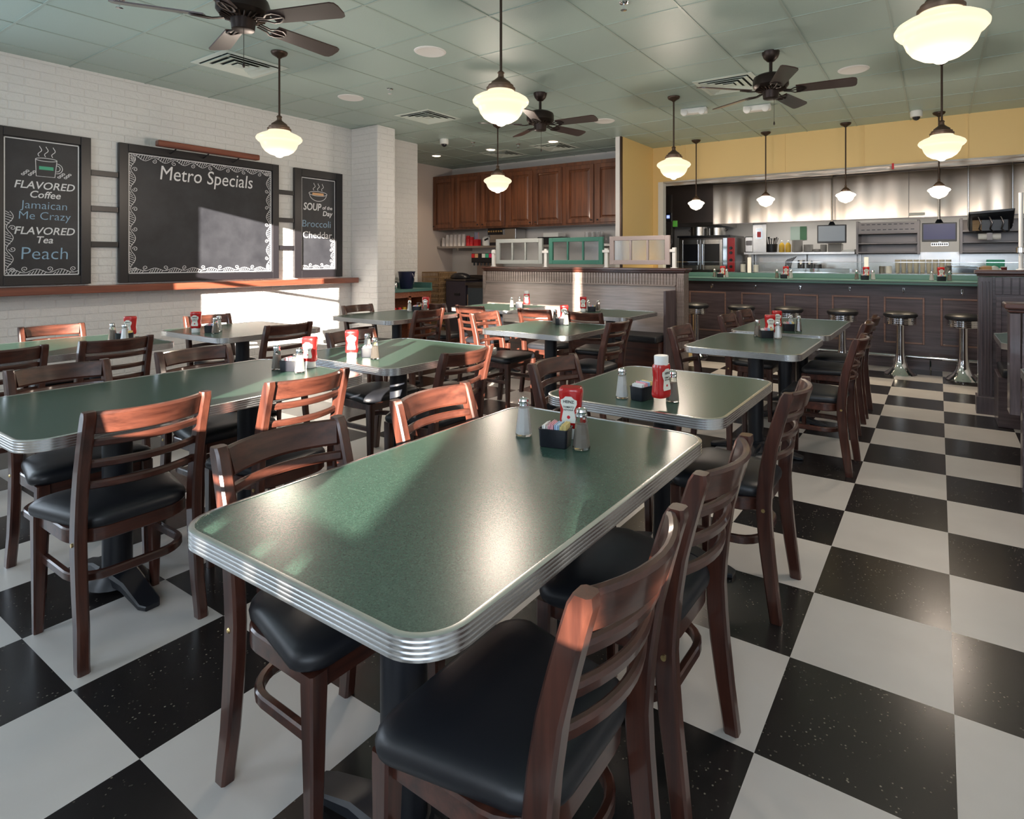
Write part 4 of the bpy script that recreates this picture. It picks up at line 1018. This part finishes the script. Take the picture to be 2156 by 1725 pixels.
def make_stool():
    t = thing('counter_stool', '', 'stool')
    MB().lathe([(.165, 0), (.168, .012), (.15, .03), (.11, .06), (.08, .10), (.058, .16), (.047, .25), (.044, .40), (.044, .585)], 32).build('pedestal', CHROME, t)
    pr = [(.05, .585), (.155, .588)]
    for k in range(4): z = .590 + .0215 * k; pr += [(.160, z), (.166, z + .004), (.166, z + .0145), (.160, z + .018)]
    pr += [(.158, .676)]
    MB().lathe(pr, 40).build('ribbed_band', CHROME, t)
    MB().lathe([(.158, .674), (.171, .680), (.176, .694), (.170, .712), (.145, .728), (.09, .738), (.001, .742)], 40).build('seat_cushion', VINYL, t); return t
stool = Proto(make_stool)
for x, lab in zip((-2.86, -2.235, -1.64, -1.02, -.41, .19), ('nearest the booth', 'second from the booth', 'third from the booth', 'fourth from the booth, behind the aisle table', 'second from the aisle end, pedestal in full view', 'nearest the tall booth partition')):
    stool.put((x, 6.27, 0), 0, 'chrome counter stool with black seat, ' + lab, 'counter stools')
# glass guard on the counter
for i, (a, b, lab) in enumerate(((-3.60, -2.42, 'clear glass guard on the counter before the oven'), (-2.36, -.88, 'clear glass guard on the counter, middle stretch'), (-.82, 1.1, 'clear glass guard on the counter, aisle end'))):
    t = thing('glass_guard', lab, 'glass guard', (0, 0, 0), 0, 'glass guards on the counter')
    MB().box(a, b, 7.243, 7.249, 1.082, 1.30).build('glass_sheet', GUARD, t, False); MB().box(a, b, 7.24, 7.252, 1.30, 1.304).build('top_edge', CHROME, t, False)
for i, x in enumerate((-2.39, -.85)):
    tag(MB().box(x - .026, x + .026, 7.236, 7.26, 1.081, 1.37).build('guard_post', WHITEPL, None, False, .003), 'white post between the glass guards, ' + ('nearer the oven' if i == 0 else 'nearer the aisle end'), 'post', 'guard posts')

# ------------------------------------------------------------------ kitchen
t = thing('exhaust_hood', 'long stainless kitchen exhaust hood with wavy reflections', 'exhaust hood', (0, 0, 0))
hm = MB(); hm.box(-3.25, 1.83, 8.2, 8.215, 1.94, 2.68); hm.build('front_panel', HOOD, t, False)
hb = MB(); hb.box(-3.25, 1.83, 8.215, 9.55, 2.66, 2.68); hb.box(-3.25, -3.235, 8.215, 9.55, 1.94, 2.66); hb.box(-3.25, 1.83, 9.53, 9.55, 2.1, 2.66); hb.build('hood_shell', STEEL, t, False)
hl = MB(); hl.box(-3.25, 1.83, 8.19, 8.2, 2.60, 2.625); hl.box(-3.25, 1.83, 8.185, 8.22, 1.925, 1.94); hl.box(-.40, -.395, 8.19, 8.2, 1.94, 2.66); hl.build('seam', DARKSTEEL, t, False)
MB().box(-3.2, 1.8, 8.5, 8.9, 2.30, 2.34).build('filter_bank', DARKSTEEL, t, False)
for x in (-2.3, -1.0, .4): MB().lathe([(.001, 2.28), (.06, 2.285), (.06, 2.30)], 16, (x, 8.7, 0)).build('hood_lamp', CANLIT, t)
for x in (-2.3, -1.0, .4): lamp('hood_bulb', 'AREA', (x, 8.7, 2.25), 9, (1, .95, .86), size=.35)
tag(MB().box(-.40, -.20, 8.175, 8.184, 1.965, 2.005).build('order_slip', LABELM, None, False), 'white slip clipped to the hood edge', 'slip')
tag(MB().box(-.54, -.515, 7.004, 7.014, 2.49, 2.565).build('red_tag', REDP, None, False), 'small red tag hanging on the steel lintel', 'tag')
# dark steel side cabinet left of the hood
tag(MB().box(-4.45, -3.26, 8.3, 9.5, 1.98, 2.68).build('steel_duct_box', mat('brown_steel', (.13, .10, .09), .4, .6), None, False), 'dark brown steel box beside the exhaust hood', 'duct box')
# tables and shelf
t = thing('prep_table', 'long stainless prep table behind the counter', 'prep table', (0, 0, 0))
MB().box(-2.80, 1.60, 7.55, 8.45, 1.10, 1.145).build('worktop', STEEL, t, False)
for x in (-2.74, -.6, 1.5):
    for y in (7.62, 8.38): MB().cyl(x, y, 0, 1.10, .022, 10).build('leg', STEEL, t)
MB().box(-2.76, 1.56, 7.62, 8.38, .40, .43).build('lower_shelf', STEEL, t, False)
tag(MB().box(-2.80, 1.60, 8.94, 8.97, 0, 1.45).build('steel_splashback', STEEL, None, False), 'wide stainless splashback behind the prep table', 'splashback')
t = thing('dish_shelf', 'stainless shelf carrying dishes behind the counter', 'shelf', (0, 0, 0))
MB().box(-2.80, -1.12, 8.45, 8.93, 1.425, 1.456).build('shelf_board', STEEL, t, False)
for x in (-2.77, -1.9, -1.15): MB().box(x - .015, x + .015, 8.84, 8.90, 0, 1.425).build('support', STEEL, t, False)
# convection oven
t = thing('convection_oven', 'black and steel double-door convection oven with red control panel', 'oven', (0, 0, 0))
MB().box(-3.86, -2.87, 8.2, 9.0, 1.12, 1.72).build('oven_body', DARKSTEEL, t, False, .01)
for a, b in ((-3.82, -3.455), (-3.445, -3.08)):
    d = MB(); d.box(a, a + .05, 8.16, 8.2, 1.16, 1.68); d.box(b - .05, b, 8.16, 8.2, 1.16, 1.68); d.box(a + .05, b - .05, 8.16, 8.2, 1.16, 1.24); d.box(a + .05, b - .05, 8.16, 8.2, 1.60, 1.68)
    o = d.build('door', STEEL, t, False, .004); MB().box(a + .05, b - .05, 8.175, 8.185, 1.24, 1.60).build('door_glass', BLACKPL, o, False)
    MB().tube([((b - .03) if a < -3.6 else (a + .03), 8.13, 1.25), ((b - .03) if a < -3.6 else (a + .03), 8.13, 1.60)], .011, 8).build('handle', CHROME, o)
MB().box(-3.07, -3.005, 8.17, 8.2, 1.14, 1.70).build('side_strip', CHROME, t, False)
o = MB().box(-2.995, -2.88, 8.17, 8.2, 1.14, 1.70).build('control_panel', REDP, t, False, .003)
for z in (1.53, 1.45, 1.33, 1.22): MB().lathe([(.022, -.025), (.026, -.01), (.026, 0)], 14, (-2.937, 8.17, z), 'y').build('knob', BLACKPL, o)
MB().box(-3.88, -2.95, 8.17, 9.0, 1.72, 1.75).build('oven_top', BLACKPL, t, False)
for x in (-3.80, -2.93):
    for y in (8.25, 8.95): MB().cyl(x, y, 0, 1.12, .025, 10).build('leg', STEEL, t)
def pot(name, x, y, z, r, h, m, lab, cat, grp=None):
    o = thing(name, lab, cat, (x, y, z), 0, grp)
    MB().lathe([(r * .92, 0), (r, .008), (r, h - .004), (r * 1.05, h), (r * .97, h), (r * .93, .015), (.001, .015)], 22).build(cat.replace(' ', '_') + '_body', m, o)
    return o
pt = pot('stock_pot', -3.60, 8.5, 1.751, .145, .16, STEEL, 'steel stock pot on top of the oven, left one', 'pot', 'pots on the oven')
MB().tube([(-.15, 0, .12), (-.19, 0, .10), (-.15, 0, .08)], .008, 6).build('handle', STEEL, pt)
pt = pot('stock_pot', -3.28, 8.5, 1.751, .145, .14, STEEL, 'steel stock pot on top of the oven, right one', 'pot', 'pots on the oven')
MB().tube([(.15, 0, .12), (.19, 0, .10), (.15, 0, .08)], .008, 6).build('handle', STEEL, pt)
t = thing('toaster', 'tall steel toaster box beside the oven', 'toaster', (-2.72, 8.62, 1.457)); MB().box(-.08, .06, -.12, .15, 0, .27).build('toaster_body', STEEL, t, False, .012); MB().box(-.06, .04, -.125, -.12, .12, .2).build('slot_panel', DARKSTEEL, t, False)
t = thing('control_pillar', 'upright steel pillar with red control label', 'pillar', (-2.60, 8.47, 0)); MB().box(-.055, .165, -.02, .03, 1.457, 1.94).build('pillar_body', STEEL, t, False, .004); MB().box(.0, .10, -.026, -.02, 1.68, 1.86).build('label_plate', CHROME, t, False); MB().box(.02, .08, -.03, -.026, 1.71, 1.80).build('red_sticker', REDP, t, False)
t = thing('utensil_crock', 'black crock of dark utensils on the dish shelf', 'utensil crock', (-2.40, 8.66, 1.457))
MB().lathe([(.08, 0), (.09, .01), (.10, .14), (.092, .14), (.08, .02)], 20).build('crock', BLACKPL, t)
for j in range(7): a = j * .9; MB().bar([(.05 * math.cos(a), .05 * math.sin(a), .02), (.09 * math.cos(a), .09 * math.sin(a), .18 + .02 * (j % 3)), (.11 * math.cos(a), .10 * math.sin(a), .24 + .02 * (j % 2))], [.012, .02, .045], .008).build('utensil', BLACKPL, t)
yl = mat('oil_yellow', (.72, .46, .06), .3)
for j in range(2):
    o = thing('oil_bottle', 'yellow oil bottle on the dish shelf, ' + ('left one' if j == 0 else 'right one'), 'bottle', (-2.225 + .10 * j, 8.62, 1.457), 0, 'oil bottles on the dish shelf'); MB().lathe([(.04, 0), (.045, .01), (.045, .12), (.02, .16), (.001, .16)], 16).build('bottle_body', yl, o); MB().lathe([(.018, .158), (.016, .19), (.001, .20)], 12).build('spout', WHITEPL, o)
dish = mat('grey_crockery', (.30, .29, .28), .45)
for x, r, h, lab in ((-1.985, .085, .20, 'tallest stack of grey bowls on the dish shelf'), (-1.815, .075, .15, 'stack of grey bowls right of the tallest stack'), (-1.685, .06, .075, 'low stack of grey dishes on the dish shelf'), (-1.588, .050, .125, 'narrow stack of grey dishes beside the tub')):
    pr = [(r * .6, 0)]
    n = int(h / .025)
    for k in range(n): pr += [(r, .012 + .025 * k), (r * .97, .024 + .025 * k)]
    pr += [(.001, .02 + .025 * n - .02)]
    tag(MB().lathe(pr, 20).build('bowl_stack', dish, None, True, loc=(x, 8.63, 1.457)), lab, 'bowls', 'bowl stacks')
t = thing('dish_tub', 'grey dish tub under the grey monitor', 'tub', (-1.415, 8.64, 1.457)); MB().box(-.10, .10, -.10, .12, 0, .13).build('tub_body', dish, t, False, .012); MB().box(-.11, .11, -.11, .13, .13, .142).build('rim', WHITEPL, t, False)
for j in range(3): tag(MB().box(-1.32 + .015 * j, -1.13, 8.50 + .02 * j, 8.72, 1.457 + .014 * j, 1.470 + .014 * j).build('tray', WHITEPL, None, False, .003), 'white tray on the dish shelf end, ' + ('bottom', 'middle', 'top')[j] + ' of three', 'tray', 'white trays')
def monitor(x0, x1, z0, z1, y, scr, lab):
    t = thing('kitchen_monitor', lab, 'monitor', (0, 0, 0))
    MB().box(x0, x1, y, y + .05, z0, z1).build('casing', BLACKPL, t, False, .006); MB().box(x0 + .018, x1 - .018, y - .003, y, z0 + .03, z1 - .018).build('screen', scr, t, False)
    cx = (x0 + x1) / 2; MB().lathe([(.05, z1), (.03, z1 + .04), (.02, z1 + .05)], 14, (cx, y + .03, 0)).build('mount', BLACKPL, t); MB().cyl(cx, y + .06, z1 - .1, 2.305 if y > 8.4 else H, .015, 8).build('mount_pole', STEEL, t)
monitor(-1.59, -1.19, 1.585, 1.86, 8.05, SCREENG, 'grey-screened monitor hanging over the dish shelf')
monitor(-.235, .17, 1.585, 1.845, 8.05, SCREENB, 'navy-screened monitor hanging beside the broiler shelves')
t = thing('order_keypad', 'grey keypad under the navy monitor', 'keypad', (0, 0, 0)); MB().box(-.13, .08, 8.05, 8.10, 1.52, 1.575).build('keypad_body', STEEL, t, False, .004); MB().box(-.04, -.01, 8.07, 8.09, 1.575, 1.59).build('bracket', STEEL, t, False)
for j in range(8): MB().box(-.12 + .024 * j, -.103 + .024 * j, 8.044, 8.05, 1.535, 1.56).build('key', BLACKPL, t, False)
tag(MB().box(-2.28, -2.12, 9.58, 9.599, 1.69, 1.93).build('wall_poster', mat('poster_pale', (.45, .58, .52), .5), None, False), 'pale half of the green notice on the kitchen wall', 'poster')
tag(MB().box(-2.118, -2.01, 9.58, 9.599, 1.69, 1.93).build('wall_poster', mat('poster_green', (.05, .17, .08), .5), None, False), 'green half of the notice on the kitchen wall', 'poster')
def shelf_unit(x0, x1, lab, slots):
    t = thing('broiler_rack', lab, 'steel rack', (0, 0, 0), 0, 'steel racks above the cooking line')
    for x in (x0, x1 - .03): MB().box(x, x + .03, 8.45, 8.93, 1.42, 1.92).build('side_panel', DARKSTEEL, t, False)
    MB().box(x0 + .03, x1 - .03, 8.88, 8.93, 1.42, 1.92).build('back_panel', DARKSTEEL, t, False)
    for z in (1.435, 1.57, 1.725): MB().box(x0 + .03, x1 - .03, 8.45, 8.88, z, z + .022).build('shelf_board', DARKSTEEL, t, False, .003)
    if slots:
        o = MB().box(x0 + .03, x1 - .03, 8.46, 8.475, 1.747, 1.90).build('slotted_panel', DARKSTEEL, t, False); sl = MB()
        for r_ in range(2):
            for k in range(10): xx = x0 + .07 + k * .072; sl.box(xx, xx + .045, 8.455, 8.461, 1.78 + r_ * .08, 1.792 + r_ * .08)
        sl.build('slots', BLACKPL, o, False)
    for x in (x0 + .01, x1 - .02): MB().box(x, x + .02, 8.84, 8.90, 0, 1.42).build('support', STEEL, t, False)
    return t
shelf_unit(-1.10, -.27, 'steel broiler rack with slotted panel left of the navy monitor', True)
shelf_unit(.215, 1.30, 'steel rack right of the navy monitor under the black machine', False)
t = thing('ticket_machine', 'black hooded machine with bracket arms hanging above the right rack', 'machine', (0, 0, 0))
hd = MB(); hd.add([(.29, 7.9, 1.97), (.79, 7.9, 2.0), (.79, 8.18, 1.80), (.29, 8.18, 1.78), (.31, 7.9, 1.93), (.77, 7.9, 1.96), (.77, 8.18, 1.74), (.31, 8.18, 1.72)], [(0, 1, 2, 3), (7, 6, 5, 4), (0, 4, 5, 1), (1, 5, 6, 2), (2, 6, 7, 3), (3, 7, 4, 0)]); hd.build('hood_cover', BLACKPL, t, False, .008)
MB().box(.37, .74, 8.0, 8.15, 1.70, 1.88).build('machine_body', BLACKPL, t, False, .02); MB().box(.34, .44, 7.99, 8.0, 1.72, 1.86).build('side_window', CRATE, t, False)
for x in (.40, .52, .64): MB().tube([(x, 7.95, 1.90), (x + .03, 7.93, 1.82), (x + .01, 7.95, 1.74), (x + .05, 8.0, 1.70)], .009, 6).build('arm', DARKSTEEL, t)
for x in (.30, .78): MB().bar([(x, 8.15, 1.80), (x, 8.15, 2.4), (x, 8.15, H)], .02, .02, (0, 1, 0)).build('hanger', STEEL, t)
t = thing('paper_roll_holder', 'white paper roll holder under the black machine', 'roll holder', (.52, 7.94, 1.64)); MB().lathe([(.04, -.12), (.04, .12)], 16, (0, 0, 0), 'x').build('paper_roll', WHITEPL, t); MB().box(-.03, .03, -.045, .02, -.045, .045).build('bracket', DARKSTEEL, t, False); MB().box(-.01, .01, 0, .02, .03, .05).build('stem', DARKSTEEL, t, False)
# items on the prep table
ZP = 1.146
t = thing('pan_shelf', 'long shallow steel pan on the prep table', 'pan', (-1.57, 7.98, ZP)); MB().box(-.44, .44, -.14, .14, 0, .012).build('pan_base', STEEL, t, False); r_ = MB(); r_.box(-.45, .45, -.15, -.14, 0, .055); r_.box(-.45, .45, .14, .15, 0, .055); r_.box(-.45, -.44, -.14, .14, 0, .055); r_.box(.44, .45, -.14, .14, 0, .055); r_.build('rim', CHROME, t, False)
for x, r, h, lab in ((-1.86, .052, .18, 'first steel canister behind the shallow pan'), (-1.735, .045, .17, 'second steel canister behind the shallow pan'), (-1.62, .06, .12, 'low steel canister behind the shallow pan')):
    pot('steel_canister', x, 8.28, ZP, r, h, CHROME, lab, 'canister', 'canisters on the prep table')
t = thing('tongs_holder', 'black tongs standing in a holder on the prep table', 'tongs', (-2.05, 8.25, ZP)); MB().lathe([(.04, 0), (.05, .10), (.045, .10), (.03, .01)], 16).build('holder', CHROME, t)
for j in range(5): MB().tube([(-.03 + .015 * j, 0, .02), (-.03 + .022 * j, -.02, .16), (.01 + .03 * j, -.03, .20 + .01 * j)], .007, 6).build('tong_arm', BLACKPL, t)
cream = mat('cream_plastic', (.78, .70, .54), .4)
for j in range(9):
    o = thing('cream_beaker', 'cream plastic beaker in the row on the prep table, ' + ('first', 'second', 'third', 'fourth', 'fifth', 'sixth', 'seventh', 'eighth', 'ninth')[j] + ' from the left', 'beaker', (-.545 + .078 * j, 8.36, ZP), 0, 'cream beakers on the prep table')
    MB().lathe([(.022, 0), (.024, .01), (.034, .19), (.031, .19), (.02, .015)], 14).build('beaker_body', cream, o)
for j, (x, h) in enumerate(((-2.62, .12), (-2.52, .12), (-2.42, .11), (-.70, .10), (-.62, .10), (.10, .11))):
    pot('small_cup', x - (.03 if j == 5 else 0), 7.74, ZP, .038, h, WHITEPL if j % 2 == 0 else STEEL, ('white' if j % 2 == 0 else 'steel') + ' cup on the prep table, ' + ('nearest the oven', 'second from the oven', 'third from the oven', 'before the beakers, left', 'before the beakers, right', 'beside the long hotel pan')[j], 'cup', 'cups on the prep table')
t = thing('hotel_pan', 'steel hotel pan at the aisle end of the prep table', 'pan', (.24, 7.90, ZP)); MB().box(-.16, .15, -.12, .12, 0, .10).build('pan_body', CHROME, t, False, .012); MB().box(-.175, .165, -.135, .135, .10, .108).build('rim', CHROME, t, False)
t = thing('bread_bag', 'tan bread loaf in a clear bag on the prep table', 'bread', (.49, 7.86, ZP)); MB().lathe([(.001, -.09), (.035, -.085), (.055, -.04), (.056, .02), (.05, .05)], 18, (0, 0, .055), 'x').build('loaf', mat('bread_tan', (.52, .29, .15), .6), t); MB().lathe([(.05, .05), (.056, .08), (.045, .11), (.02, .13), (.03, .15)], 18, (0, 0, .055), 'x').build('bag_end', WHITEPL, t)
tag(MB().box(.50, .70, 8.18, 8.20, ZP, ZP + .19).build('cutting_board', GREENP, None, False, .008), 'green cutting board standing on the prep table', 'cutting board')
t = pot('jam_jar', .665, 7.85, ZP, .032, .09, mat('jam_red', (.16, .01, .015), .3), 'dark red jar beside the bread bag', 'jar'); MB().lathe([(.034, .09), (.034, .10), (.001, .101)], 16).build('lid', WHITEPL, t)
t = thing('temperature_controller', 'small wall controller with lit blue display beside the kitchen opening', 'controller', (0, 0, 0)); MB().box(-3.80, -3.68, 7.42, 7.47, 1.96, 2.10).build('casing', BLACKPL, t, False, .004); MB().box(-3.765, -3.715, 7.415, 7.42, 2.01, 2.06).build('display', SCREENC, t, False); MB().box(-3.78, -3.70, 7.47, 7.50, 1.6, 2.4).build('back_rail', DARKSTEEL, t, False); MB().box(-3.76, -3.72, 7.45, 7.5, 0, 1.6).build('conduit', DARKSTEEL, t, False)
tag(MB().box(-3.67, -3.60, 7.44, 7.48, 1.87, 1.97).build('green_box', mat('lime_green', (.16, .62, .08), .4), None, False, .004), 'small lime green box beside the wall controller', 'box')
